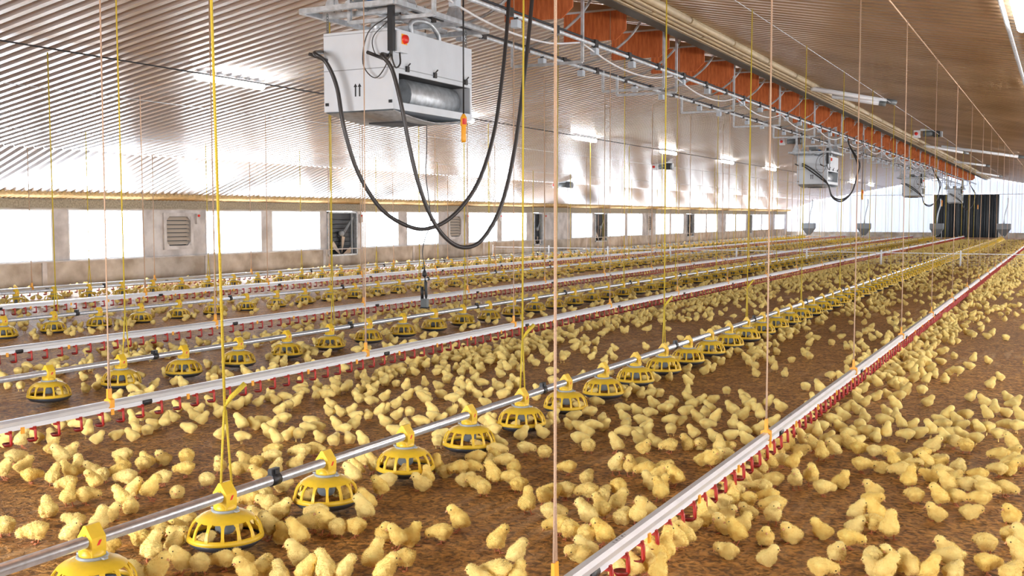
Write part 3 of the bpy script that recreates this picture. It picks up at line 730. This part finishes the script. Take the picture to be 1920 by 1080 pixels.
# hoppers at the far end
hp = None
for ri, (L, *_r) in enumerate(rows):
    if hp is None:
        t = hp = empty('feed_hopper', (-L, YEND+.6, .28))
        MB().add([(-.4, -.35, .8), (.4, -.35, .8), (.4, .35, .8), (-.4, .35, .8), (-.4, -.35, .45), (.4, -.35, .45), (.4, .35, .45), (-.4, .35, .45), (-.1, -.1, 0), (.1, -.1, 0), (.1, .1, 0), (-.1, .1, 0)],
                 [(0, 1, 5, 4), (1, 2, 6, 5), (2, 3, 7, 6), (3, 0, 4, 7), (4, 5, 9, 8), (5, 6, 10, 9), (6, 7, 11, 10), (7, 4, 8, 11), (8, 9, 10, 11)]).build('bin', M['hopper'], t)
        for sx in (-1, 1): MB().bar((sx*.3, 0, .4), (sx*.3, 0, -.28), .04).build('leg', M['frame'], t)
        MB().tube(bez([(0, 0, .8), (.05, 0, 1.4), (.2, 0, 2.0), (.2, 0, 2.4)], 4), .04, 8).build('fill_tube', M['frame'], t)
    else: t = dup(hp, (-L, YEND+.6, .28))
    tag(t, 'grey feed hopper at the far end of the %s' % names[ri], 'hopper', 'feed hoppers by the end wall')

# ------------------------------------------------------------------ drinker lines
drk = [(1.55, 3.33, .20, 'front drinker line'), (5.72, 5.12, .245, 'second drinker line'), (8.86, 9.53, .262, 'third drinker line'), (13.2, 12.6, .262, 'fourth drinker line'), (16.9, 13.4, .19, 'drinker line nearest the windows')]
NP = 3/17
nip0 = None
def nipmesh(lod=0):
    m = MB(); s = 6 if lod == 0 else 4
    m.box(-.020, .022, -.010, .010, -.052, -.028)
    m.tube([(.016, 0, -.036), (.022, 0, -.052), (.024, 0, -.108), (.014, 0, -.120)], [.009, .0095, .009, .010], s)
    m.lathe([(.0, -.134), (.024, -.132), (.035, -.114), (.032, -.112), (.022, -.118), (0, -.118)], 14 if lod == 0 else 6, (-.006, 0, .006), 1)
    return m
nme = nipmesh().mesh('nipple', [M['nip'], M['cup']]); nme2 = nipmesh(1).mesh('nipple_far', [M['nip'], M['cup']])
for di, (L, ry, z, nm_) in enumerate(drk):
    t = empty('drinker_line', (-L, 0, z)); tag(t, 'silver %s with red nipples and cups' % nm_, 'drinker', 'drinker lines with red nipples')
    ya, yb = Y0, 75.0
    pr = [(-.024, 0), (-.026, .022), (-.014, .038), (.014, .038), (.026, .022), (.024, 0), (.018, -.004), (.018, .0), (-.018, .0), (-.018, -.004)]
    MB().prism(pr, ya, yb).build('rail', M['alu'], t)
    MB().box(-.014, .014, ya, yb, -.034, -.003).build('water_pipe', M['white'], t)
    # visible span starts
    k = 0; y = ya+.1; far = MB(); cnt = 0
    while y < yb:
        px, py, d = proj((-L, y, z))
        if d > .3 and -60 < px < 1980 and py < 1150:
            if cnt < 100:
                o = bpy.data.objects.new('nipple', nme); COL.objects.link(o); o.parent = t; o.location = (0, y, 0); cnt += 1
            else:
                far.box(-.02, .026, y-.01, y+.01, -.05, -.028); far.bar((.024, y, -.05), (.028, y, -.115), .013); far.box(-.03, .03, y-.025, y+.025, -.13, -.115)
        y += NP
    q = far.build('nipple', M['nip'], t); q['kind'] = 'stuff'
    y = ry-3*6; tg = None; cl = None
    while y < yb:
        if y > ya:
            if cl is None:
                c = MB().tube([(0, .28, -.018), (0, .36, -.018)], .026, 10); cl = c.build('black_joint', M['black'], t, (0, y, 0))
                h = MB().prism([(-.03, -.01), (.03, -.01), (.03, .045), (.008, .055), (.006, .12), (-.006, .12), (-.008, .055), (-.03, .045)], -.018, .018); hk = h.build('hanger_clip', M['orange'], t, (0, y, 0))
                p_ = MB()
                for j, wd_ in enumerate((.006, .012, .006, .012, .005)): p_.add([(-.006, .55+j*.03, .0386), (.004, .55+j*.03, .0386), (.004, .55+j*.03+wd_, .0386), (-.006, .55+j*.03+wd_, .0386)], [(0, 1, 2, 3)])
                pm_ = p_.build('printed_marks', M['dish'], t, (0, y, 0))
            else:
                for s_ in (cl, hk, pm_): c = s_.copy(); COL.objects.link(c); c.location = (0, y, 0)
        y += 3
    # yellow clips between nipples
    y = ya+.1+NP/2+NP*int((max(2, ry-3)-ya)/NP); i = 0; c0 = None
    while i < 40:
        if c0 is None: c0 = MB().box(.014, .022, -.012, .012, -.06, -.02).build('yellow_clip', M['orange'], t, (0, y, 0))
        else: c = c0.copy(); COL.objects.link(c); c.location = (0, y, 0)
        y += NP*4; i += 1

# ------------------------------------------------------------------ suspension cords
def cord(L, y, zb, zt, r, m, name, lb, grp, strap=False, cat='cord', d0=None):
    t = empty(name, (-L, y, zb)); tag(t, lb, cat, grp); H = zt-zb
    lx = random.uniform(-.015, .015) if d0 is None else d0; ly = random.uniform(-.015, .015)
    if strap:
        MB().tube([(0, 0, .32), (lx, ly, H)], r, 6).build('cord', m, t)
        a = MB().tube([(0, -.035, 0), (0, -.006, .34)], r*.85, 6).tube([(0, .035, 0), (0, .006, .34)], r*.85, 6); a.build('loop', m, t)
        if strap == 2: MB().tube([(0, 0, .36), (.02, .02, .40), (.05, .08, .455)], [.007, .012, .013], 6).build('cord_tail', m, t)
    else:
        MB().tube([(0, -.008, 0), (0, 0, .28), (lx, ly, H)], r, 6).build('cord', m, t)
        MB().tube([(0, .014, 0), (0, .003, .26)], r*.8, 6).build('return_cord', m, t)
for ri, (L, ys_, _, nm_, pz, ry) in enumerate(rows):
    y = ry; i = 0
    while y < 70:
        i += 1
        if i <= 16: cord(L, y, pz+.05, ceil_h(L)-.08, .0065 if ri < 2 else .008, M['cord_y'], 'hanging_cord', '%s yellow cord from the near end holding up the %s' % (ordn(i), names[ri]), 'yellow cords of the '+names[ri], 2 if ri == 0 and i < 5 else 1, d0=-.055 if ri == 0 and i == 1 else None)
        y += 3
for di, (L, ry, z, nm_) in enumerate(drk):
    y = ry; i = 0
    while y < 70:
        i += 1
        if i <= 16: cord(L, y, z+.10, ceil_h(L)-.06, .0052 if di < 2 else .008, M['cord_w'], 'hanging_cord', '%s pale cord from the near end holding up the %s' % (ordn(i), nm_), 'pale cords of the '+nm_)
        y += 3

# ------------------------------------------------------------------ low wire divider fence
t = empty('wire_fence', (0, 34.5, 0)); tag(t, 'low wire mesh divider crossing the house between the feeder rows', 'fence')
FX0, FX1 = -18.6, -.4
def fence_gap(x): return False
MB().bar((FX0, 0, .42), (FX1, 0, .42), .026).build('top_wire', M['white'], t)
m = MB()
for z_ in (.08, .16, .24, .33): m.bar((FX0, 0, z_), (FX1, 0, z_), .004)
x = FX0
while x < FX1: m.bar((x, 0, .03), (x, 0, .41), .004); x += .12
m.build('wire_mesh', M['frame'], t)
x = FX0
while x < FX1+.1: MB().bar((x, 0, 0), (x, 0, .5), .045).build('post', M['white'], t); x += 2.27

# ------------------------------------------------------------------ chicks
def ell(bm, c, r, rot=0, seg=12):
    mat_ = Matrix.Translation(Vector(c)) @ Matrix.Rotation(rot, 4, 'Y') @ Matrix.Diagonal((*r, 1))
    bmesh.ops.create_icosphere(bm, subdivisions=3, radius=1, matrix=mat_)
def chick_body(pose, turn, voxel):
    """faces +X, feet at z=0"""
    bm = bmesh.new()
    st = pose in 'UPD'
    z = {'U': .056, 'P': .052, 'D': .056}.get(pose, .033)
    tilt = {'U': -.6, 'P': .12, 'D': -.9, 'L': -.15, 'H': .0}[pose]
    ell(bm, (-.006, 0, z), (.0355, .033, .033), tilt)               # body
    ca, sa = math.cos(tilt), math.sin(tilt)
    def bp(x, y, zz): return (-.006+x*ca+zz*sa, y, z-x*sa+zz*ca)
    ell(bm, bp(.016, 0, -.001), (.027, .029, .028), 0)              # breast
    ell(bm, bp(-.029, 0, .004), (.016, .018, .016), tilt-.2)        # tail
    for s in (-1, 1):
        ell(bm, bp(-.006, s*.025, .002), (.026, .011, .019), tilt+.2)    # wings
        ell(bm, bp(-.002, s*.016, -.021), (.018, .014, .014), 0)    # thighs
    H = {'U': (.024, .098), 'P': (.047, .046), 'D': (.020, .114), 'L': (.026, .068), 'H': (.036, .050)}[pose]
    hx, hz = H; hy = turn*.014
    b0 = Vector(bp(.014, 0, .010)); h = Vector((hx, hy, hz))
    for u in (.2, .4, .6, .8): ell(bm, b0.lerp(h, u), (.0235-.004*u,)*3)
    ell(bm, h, (.0215, .0200, .0200))
    me = bpy.data.meshes.new('tmp'); bm.to_mesh(me); bm.free()
    o = bpy.data.objects.new('tmp', me); COL.objects.link(o)
    md = o.modifiers.new('r', 'REMESH'); md.mode = 'VOXEL'; md.voxel_size = voxel; md.adaptivity = 0
    sm = o.modifiers.new('s', 'SMOOTH'); sm.factor = .5; sm.iterations = 3 if voxel < .005 else 1
    dg = bpy.context.evaluated_depsgraph_get(); ev = o.evaluated_get(dg); me2 = bpy.data.meshes.new_from_object(ev)
    V = [v.co.copy() for v in me2.vertices]; N = [v.normal.copy() for v in me2.vertices]; FC = [tuple(p.vertices) for p in me2.polygons]
    bpy.data.objects.remove(o); bpy.data.meshes.remove(me); bpy.data.meshes.remove(me2)
    return V, N, FC, h
def head_dir(pose, turn):
    a = turn*.75
    return Vector((math.cos(a), math.sin(a), {'U': -.15, 'P': -.8, 'D': .55, 'L': -.12, 'H': -.55}[pose])).normalized()
def chick_mesh(name, pose, turn):
    V, N, FC, h = chick_body(pose, turn, .0042)
    mb = MB()
    V = [v+n*(.0022*noise.noise(v*260)+.0016*noise.noise(v*120)) for v, n in zip(V, N)]
    mb.add(V, FC, 0, True)
    rd = random.Random(hash((pose, turn)) & 255)
    for _ in range(1500):     # tufts of down
        i = rd.randrange(len(V)); v, n = V[i], N[i]
        if v.z < .006: continue
        j = Vector((rd.uniform(-1, 1), rd.uniform(-1, 1), rd.uniform(-1, .6)))
        d = (n*1.0+j*.5+Vector((-.5, 0, -.15))).normalized(); s_ = d.cross(j).normalized()*.0011; ln = rd.uniform(.003, .0065)
        mb.add([v+s_-n*.001, v-s_-n*.001, v+d*ln], [(0, 1, 2)], 0, True)
    d = head_dir(pose, turn); side = d.cross(Vector((0, 0, 1))).normalized(); up = side.cross(d).normalized()
    b0 = h+d*.018
    mb.tube([b0-up*.002, b0+d*.006-up*.0025, b0+d*.0125-up*.005], [.0052, .0038, .0006], 6, 1)
    for s in (-1, 1):
        e = h+d*.0105+side*s*.0165+up*.004
        mb.lathe([(0, .0028), (.002, .002), (.0028, 0), (.002, -.002), (0, -.0028)], 8, tuple(e), 3)
    if pose in 'UPD':
        for s in (-1, 1):
            fx = .004 if pose != 'P' else -.004
            mb.tube([(-.002, s*.015, .034), (-.007, s*.015, .020), (fx, s*.016, .004)], [.0055, .0030, .0026], 6, 2)
            for a in (-.5, 0, .5, PI): 
                ln = .017 if a != PI else .008
                mb.tube([(fx, s*.016, .004), (fx+math.cos(a)*ln*.6, s*.016+math.sin(a)*ln*.6, .004), (fx+math.cos(a)*ln, s*.016+math.sin(a)*ln, .0012)], [.0024, .0018, .001], 5, 2)
    elif pose == 'L':
        for s in (-1, 1): mb.tube([(.012, s*.016, .006), (.032, s*.018, .003)], [.003, .0016], 5, 2)
    return mb.mesh(name, [M['fluff'], M['beak'], M['leg'], M['eye']])
CM_ = {}
for p_ in 'UPDLH':
    for tn in (-1, 0, 1): CM_[p_, tn] = chick_mesh('chick', p_, tn)
LOW = {}
for vox, key in ((.0072, 'm'), (.016, 'f')):
    for p_ in 'UPLHD':
        V, N, FC, h = chick_body(p_, 0, vox)
        LOW[key, p_] = (np.array([tuple(v) for v in V]), FC)
        if p_ in 'UPD': # legs block
            vs = [tuple(v) for v in V]; 
            for s in (-1, 1):
                o = len(vs); x_ = .0; vs += [(x_-.003, s*.016-.003, 0), (x_+.003, s*.016+.003, 0), (-.001, s*.015, .03)]; FC = FC+[(o, o+1, o+2)]
            LOW[key, p_] = (np.array(vs), FC)

# list read off the photograph: pixel of the feet, heading in the picture, pose
RAW = """10 1007 a P;67 1020 l P;90 970 a L;133 951 a U;158 948 r P;128 923 l P;228 955 l U;245 963 a H;252 938 r U;283 940 r U;208 978 r L;140 990 l H;133 1022 r U;188 1005 a U;200 1045 r H;262 1022 a H;285 1056 a U;265 1096 l L;295 1096 r U;300 1010 a H
387 917 a P;332 936 t H;333 1003 t L;347 986 l L;340 1018 l H;330 1042 r U;340 1079 l U;376 1079 a P;420 1071 l P;455 1065 l L;465 955 l P;503 956 l H;497 936 a H;530 923 r H;527 973 r L;485 986 l L;505 1013 l U;530 1020 a L;558 1028 l U;605 970 l P;587 1000 l P;612 1004 t U;635 1009 a P;558 1071 l U;492 1082 a H;460 1098 l U;525 1094 a L;575 1096 r U;615 1096 a U;642 1096 r U
712 936 l U;727 918 l P;790 921 l L;682 962 l U;682 980 l U;665 1009 l P;745 1031 l U;770 1024 r L;722 1017 t L;828 1020 l P;860 1000 l U;933 1038 ra U;702 1073 r U;757 1071 l P;725 1098 r U;907 932 a P;885 915 l H;935 1096 l P;900 1104 l L;968 1096 a L
972 926 a P;990 966 ra U;1022 949 a P;1035 942 l P;1058 939 l P;1107 940 l P;1125 940 a H;1127 976 a U;1160 932 a P;1160 964 r U;1172 984 a H;1192 986 a U;1210 970 l L;1238 943 a U;1228 920 l L;1035 981 r P;1048 1006 l P;1067 1014 a P;1100 989 l U;1102 1023 a P;1128 1026 l U;1098 1046 l L;1085 1054 l H;970 1063 r U
1187 1088 l U;1212 1083 l D;1230 1066 l U;1247 1054 a D;1236 1096 a U;1152 1092 l U;1268 1036 l U;1258 1020 a U;1297 1003 l P;1318 994 la D;1283 1026 l U;1332 978 l U;1330 956 la D;1352 962 l P;1372 955 a U;1378 940 l P;1403 956 a P;1392 921 l U;1360 918 a D;1402 975 l L;1362 981 r L;1357 1001 l L;1392 999 r L;1380 1023 l U;1363 1048 l H;1435 1024 t L;1482 1019 l L;1540 1011 l L;1440 1061 r L;1428 932 l P;1442 948 l P;1452 967 l P;1448 987 t U;1452 916 l P;1492 920 t U;1522 913 t U;1543 932 r P;1578 916 r L;1568 1052 t L;1538 1088 r P
1637 933 l L;1635 951 r H;1608 982 r U;1642 986 l U;1635 1001 l P;1668 1014 a U;1592 1030 r P;1603 1003 r L;1715 947 a P;1760 953 l U;1775 927 l U;1792 949 r P;1755 978 l L;1820 974 r H;1815 927 l P;1838 953 l P;1848 936 r P;1885 933 r P;1896 982 t L;1848 1040 a P;1897 1027 a P;1917 1036 l U;1775 1048 l L;1783 1070 l P;1787 1088 a H;1850 1078 r P;1895 1092 a H;1912 1068 l U;1642 1064 a P;1655 1062 t L;1640 1084 l L;1662 1096 r U;1712 1090 l U;1695 1072 r H;1737 1094 r U
10 839 r L;42 842 r U;68 831 l L;98 833 a L;98 851 r L;132 857 r L;113 875 l U;112 806 l H;150 810 l P;166 824 a U;183 833 r L;218 826 r H;248 828 l L;258 815 l L;277 817 t H;250 804 la D;195 800 l U;140 799 r L;267 795 r P;290 806 l H;310 807 a U;290 789 r L;28 873 r P;8 901 r U;45 888 r L;58 908 r P;100 913 a U;130 904 l U;150 896 a U;173 896 l L;193 907 a P;175 921 l U;222 901 l P;238 914 l P;232 871 l P;230 884 l L;268 887 a P;276 876 l L;305 873 l L;305 912 l P;15 822 r L
335 773 l L;353 773 l H;325 792 l L;365 790 l L;380 796 r L;372 781 r L;355 813 l H;395 763 l L;410 777 l L;412 784 r L;415 824 r L;432 767 l L;447 769 r L;462 761 r L;485 763 r L;520 758 l L;528 757 r P;505 753 r L;560 753 r L;543 772 a P;525 779 r L;555 763 r L;452 811 l U;478 807 l L;495 801 l H;510 809 r L;533 799 l P;620 767 l L;618 781 l L;453 833 r P;505 822 l L;518 839 l U;540 826 r L;560 829 a P;575 816 r P;585 801 l H;597 811 l H;600 831 l L;627 836 a H;631 812 l U;350 873 a P;348 896 l P;412 892 t U;447 897 r P;460 874 l L;482 882 a P;515 857 l P;512 872 l P;518 889 a L;565 864 l P;590 858 r P;555 882 r L;485 902 l L
673 756 l L;688 754 r L;695 764 r P;722 753 r L;743 767 r L;765 751 r L;798 758 l L;860 746 l L;895 748 l L;915 747 r L;850 760 l P;870 777 l U;910 763 l H;642 782 l L;655 781 r L;667 789 r H;690 787 a H;712 787 r U;722 777 r L;745 788 r L;767 786 a P;665 804 r L;722 801 l L;760 807 a H;742 819 l H;810 786 l U;815 792 l H;827 797 r L;848 780 r L;787 804 r P;647 818 l P;655 833 a H;680 842 l U;822 842 a P;825 827 r H;682 878 l P;700 890 l U;668 897 l U;660 912 l U;772 905 a U;820 892 a U;835 896 r H;865 895 l P;880 893 r P;880 914 r H;895 874 l P;905 859 r P;925 864 a H;920 876 a H;948 880 l P;925 912 la U;958 914 l P;935 814 l U;950 817 l P;938 842 l L;910 797 r L;920 808 r U
965 810 r H;978 826 r L;1000 819 l L;985 855 r P;1020 864 a P;965 888 a H;1020 807 r H;1038 804 l U;1045 787 r L;1070 777 l L;1075 791 r H;1068 807 l L;1105 786 l P;1117 766 r P;1130 793 a H;1132 809 r L;1088 810 l H;1110 814 r P;1100 822 l L;1085 837 r P;1103 852 a P;1155 851 l U;1165 779 r P;1170 791 l L;1175 805 a H;1195 782 l L;1200 801 r P;1217 787 r P;1212 809 r L;1172 824 l P;1195 822 l H;1210 820 r L;1198 835 l L;1208 851 r L;1228 839 l L;1255 851 l P;1065 892 l P;1100 907 a H;1155 892 t U;1182 894 t U;1203 886 r P;1215 898 l P;1232 900 r L;1245 887 r H;1232 921 a L;1265 915 l U;1225 766 l L;1245 774 r L;1250 779 l P;1262 763 a H;1260 801 l P;1258 819 a P;1273 799 r H
1290 757 l L;1300 769 l P;1315 759 r L;1335 759 r H;1330 773 l L;1322 782 a H;1308 793 l L;1342 799 r U;1285 781 r H;1372 776 l L;1393 788 r L;1375 804 a L;1325 810 r P;1300 821 l L;1338 829 l L;1370 827 r H;1395 819 l L;1400 836 l L;1422 816 r L;1290 845 a L;1312 845 t H;1350 852 a U;1365 849 r H;1318 874 r L;1340 871 r L;1335 880 r U;1360 862 l H;1395 753 l L;1400 763 l L;1405 771 r L;1418 774 l L;1425 792 a U;1440 769 r U;1450 801 r L;1463 773 l L;1425 894 la D;1441 886 l U;1445 867 la D;1456 862 l U;1466 855 l U;1477 846 la D;1500 857 r H;1505 840 l U;1485 826 la D;1496 831 l U;1512 822 l P;1487 886 r U;1465 878 l P;1540 867 a U;1525 851 l U;1562 860 l U;1552 832 r L;1570 839 r H;1540 814 l P;1390 902 la D;1410 906 l L;1532 826 a U;1520 806 l U;1558 800 r P;1575 812 l L;1588 826 r P;1515 792 la D;1530 786 l U;1545 780 l P;1580 790 l L;1590 775 r L;1500 810 l U;1590 842 l L;1562 770 l U;1525 770 la D
1608 756 l L;1622 763 r L;1643 753 r L;1605 777 l L;1620 793 a L;1662 781 l L;1678 776 l U;1680 788 a L;1613 812 a P;1605 822 l L;1642 830 a L;1625 824 l P;1655 802 r P;1662 827 a U;1605 839 r H;1693 809 l U;1705 809 r L;1700 830 l P;1722 823 r H;1740 763 r L;1745 822 l U;1762 796 l H;1778 795 r U;1770 811 l P;1778 821 r H;1800 809 r H;1790 797 l L;1812 791 l P;1828 806 a H;1772 839 l U;1750 847 r L;1787 843 l P;1811 852 a P;1803 829 l L;1830 836 l P;1835 819 l U;1850 817 l P;1872 829 r P;1820 753 r L;1845 763 l L;1850 792 l U;1865 782 a U;1890 756 l L;1905 761 r L;1900 771 l P;1885 783 l H;1912 797 l U;1888 810 l P;1905 813 r P;1875 869 l P;1900 861 r L;1895 847 l U;1893 877 r L;1872 896 l P;1892 892 r L;1918 882 r P;1610 857 r P;1640 861 r P;1665 862 r P;1615 888 r P;1650 888 l H;1675 882 a U;1690 873 r H;1700 887 r H;1715 884 r H;1690 899 l P;1705 919 a U;1730 866 l P;1733 884 l U;1760 873 r H;1755 883 r H;1745 905 l H;1765 901 r P;1797 889 a H;1790 907 a H;1835 907 l P;1832 926 r P"""
items = []
sd = random.Random(5)
PANX = {k: (proj((-3.356, 2.94+.75*k, .05))) for k in range(60)}
def heading_vec(hd, gx, gy):
    # picture direction -> world angle
    a = ground(*[proj((gx, gy, 0))[0], proj((gx, gy, 0))[1]])
    dirs = {'l': -YAW*0+PI, 'r': 0, 'a': PI/2, 't': -PI/2, 'ra': PI/4, 'la': 3*PI/4}
    vx, vy = gx, gy; view = math.atan2(vy, vx)            # direction away from the camera on the floor
    return view-PI/2+dirs[hd]
for tok in RAW.replace('\n', ';').split(';'):
    px, py, hd, ps = tok.split(); px = float(px); py = float(py)
    gx, gy, _ = ground(px, py-1.0)
    items.append([gx, gy, heading_vec(hd, gx, gy)+sd.uniform(-.45, .45), ps, sd.uniform(.93, 1.1), hd])
for _ in range(14):      # settle: no chick stands inside another or inside a pan
    for a in range(len(items)):
        A = items[a]
        for b_ in range(a+1, len(items)):
            B = items[b_]; dx = B[0]-A[0]; dy = B[1]-A[1]; q = dx*dx+dy*dy
            if q < .080**2:
                q = math.sqrt(q)+1e-5; k = (.080-q)/2*.6/q; A[0] -= dx*k; A[1] -= dy*k; B[0] += dx*k; B[1] += dy*k
        if abs(-A[0]-3.356) < .215:
            cy = 2.90+round((A[1]-2.90)/.75)*.75; dx = A[0]+3.356; dy = A[1]-cy; q = math.hypot(dx, dy)+1e-5
            if q < .212: A[0] = -3.356+dx/q*.212; A[1] = cy+dy/q*.212
manual = [(i[0], i[1]) for i in items]
# chicks feeding at the pans (rest of the rows) and random flocks
def addc(gx, gy, an, ps, s=None): items.append([gx, gy, an, ps, s or sd.uniform(.9, 1.1), None])
grid = {}
def gkey(x, y): return (int(x/.12), int(y/.12))
for x, y in manual: grid.setdefault(gkey(x, y), []).append((x, y))
def free(x, y, r=.075):
    kx, ky = gkey(x, y)
    for i in (-1, 0, 1):
        for j in (-1, 0, 1):
            for q in grid.get((kx+i, ky+j), ()):
                if (q[0]-x)**2+(q[1]-y)**2 < r*r: return False
    return True
def visible(x, y):
    px, py, d = proj((x, y, .03))
    return -30 < px < 1945 and py < 1100, px, py, d
def dens(x, y):
    L = -x
    n1 = noise.noise(Vector((x*.9, y*.45, 3))); n2 = noise.noise(Vector((x*3.1, y*2.6, 9)))
    base = 1.0+38*max(0, n1-.05)+20*max(0, n2-.1)
    for d_ in drk:
        dd = (L-d_[0]); s_ = .38 if dd < 0 else .22
        base += (42 if dd < 0 else 22)*math.exp(-(dd/s_)**2)*(.35+max(0, noise.noise(Vector((d_[0], y*.8, 1)))+.5))
    for r_ in rows:
        dd = abs(L-r_[0])
        if dd < .7: base += 12*math.exp(-((dd-.25)/.2)**2)
    if y > 22: base = base*.8+3
    if y > 34: base *= .8
    if L > 10: base *= .4
    elif L > 6.2: base *= .6
    if 9.6 < L < 11.2 and y < 16: base *= .15
    return base
area_n = 0
for _ in range(170000):
    y = sd.uniform(2.0, 74); x = -sd.uniform(.02*y, 19.2)
    ok, px, py, d = visible(x, y)
    if not ok: continue
    if py > 746: continue
    if sd.random()*75 > dens(x, y): continue
    if not free(x, y): continue
    # stay out of pans
    bad = False
    for (L, ys_, *_r) in rows:
        if abs(-x-L) < .20 and y < 30:
            k = round((y-ys_)/.75); 
            if math.hypot(-x-L, y-(ys_+k*.75)) < .19: bad = True
    if bad: continue
    grid.setdefault(gkey(x, y), []).append((x, y))
    addc(x, y, sd.uniform(0, 2*PI), sd.choice('LLLLLLHHPPU'))
# chicks inside and against the nearer pans
for ri, (L, ys_, *_r) in enumerate(rows[:2]):
    k = 0; y = ys_
    while y < 16:
        for _ in range(sd.choice((1, 2, 2, 3))):
            a = sd.uniform(0, 2*PI); rr = .105
            items.append([-L+rr*math.cos(a), y+rr*math.sin(a), a+PI, 'H', .82, 'pan'])
        y += .75
for it in items:
    it.append(proj((it[0], it[1], 0))[2])
items.sort(key=lambda q: q[6])
vis = [q for q in items if visible(q[0], q[1])[0]]
indiv = vis[:300]; rest = vis[300:]
# ---- labels for the 300 nearest
def place_words(x, y):
    L = -x; k = max(1, int(round((y-2.90)/.75))+1)
    def cordspan(ry, what):
        j = int(math.floor((y-ry)/3))+1
        return 'before first cord' if j <= 0 else 'past %s cord' % ordn(j)
    if L < 1.55: return 'right of front drinker line '+cordspan(3.36, '')
    if L < 2.35: return 'just behind front drinker line '+cordspan(3.36, '')
    if math.hypot(L-3.356, y-(2.90+(k-1)*.75)) < .13: return 'inside the %s front-row feeder pan' % ordn(k)
    if L < 3.356: return 'before the %s front-row feeder pan' % ordn(k)
    if L < 4.5: return 'just behind the %s front-row feeder pan' % ordn(k)
    if L < 5.75: return 'in front of second drinker line '+cordspan(5.12, '')
    return 'behind second drinker line '+cordspan(5.12, '')
PW = {'U': 'standing', 'P': 'pecking', 'D': 'drinking', 'L': 'resting', 'H': 'hunched'}
def hw(it):
    view = math.atan2(it[1], it[0]); r = (it[2]-(view-PI/2)) % (2*PI)
    return ['right', 'away', 'left', 'forward'][int(((r+PI/4) % (2*PI))/(PI/2))]
buck = {}
for it in indiv:
    L_ = place_words(it[0], it[1]); key = (PW[it[3]], hw(it), L_); buck.setdefault(key, []).append(it)
for (pw, h_, L_), lst in buck.items():
    lst.sort(key=lambda q: proj((q[0], q[1], 0))[0])
    for i, it in enumerate(lst):
        if len(lst) == 1: lb = '%s chick facing %s, %s' % (pw, h_, L_)
        else: lb = '%s chick facing %s, %s from left, %s' % (pw, h_, ordn(i+1), L_)
        o = bpy.data.objects.new('chick', CM_[it[3], sd.choice((-1, 0, 1))]); COL.objects.link(o)
        s_ = it[4]*1.13; o.location = (it[0], it[1], 0 if it[5] != 'pan' else .052); o.rotation_euler = (0, 0, it[2]); o.scale = (s_, s_*sd.uniform(.97, 1.07), s_)
        tag(o, lb, 'chick', 'chicks in the near part of the house')
# ---- the rest of the flock, one object
VS = []; FV = []; FN = []; off = 0
for it in rest:
    V, FC = LOW['m' if it[6] < 14 else 'f', it[3]]
    c, s_ = math.cos(it[2]), math.sin(it[2]); sc_ = it[4]*1.13
    A = np.empty_like(V); A[:, 0] = (V[:, 0]*c-V[:, 1]*s_)*sc_+it[0]; A[:, 1] = (V[:, 0]*s_+V[:, 1]*c)*sc_+it[1]; A[:, 2] = V[:, 2]*sc_+(.052 if it[5] == 'pan' else 0)
    VS.append(A)
    key = id(FC)
    for f in FC: FV.extend(i+off for i in f); FN.append(len(f))
    off += len(V)
if VS:
    me = bpy.data.meshes.new('chick_flock'); A = np.concatenate(VS).astype(np.float32); FN = np.array(FN, dtype=np.int32); FV = np.array(FV, dtype=np.int32)
    me.vertices.add(len(A)); me.vertices.foreach_set('co', A.ravel()); me.loops.add(len(FV)); me.loops.foreach_set('vertex_index', FV)
    me.polygons.add(len(FN)); me.polygons.foreach_set('loop_start', np.concatenate([[0], np.cumsum(FN)[:-1]]).astype(np.int32)); me.polygons.foreach_set('loop_total', FN)
    me.polygons.foreach_set('use_smooth', np.ones(len(FN), dtype=bool)); me.materials.append(M['fluff']); me.update(calc_edges=True); me.validate()
    o = bpy.data.objects.new('chick_flock', me); COL.objects.link(o); tag(o, 'thousands of smaller yellow chicks covering the litter toward the far wall', 'chicks', kind='stuff')
print('chicks', len(indiv), len(rest), 'verts', off, 'boards', NB)

# ------------------------------------------------------------------ daylight portals on the openings
def portal(loc, rot, sx, sy):
    l = bpy.data.lights.new('daylight_portal', 'AREA'); l.shape = 'RECTANGLE'; l.size = sx; l.size_y = sy; l.cycles.is_portal = True
    o = bpy.data.objects.new('daylight_portal', l); COL.objects.link(o); o.location = loc; o.rotation_euler = rot
portal((-WL-.25, 40, 1.12), (PI/2, 0, -PI/2), 90, 1.3)
portal((xr+.25, 40, 1.27), (PI/2, 0, PI/2), 90, 1.0)
portal((-6.5, Y0-.2, 1.5), (PI/2, 0, 0), 6.2, 3.1)
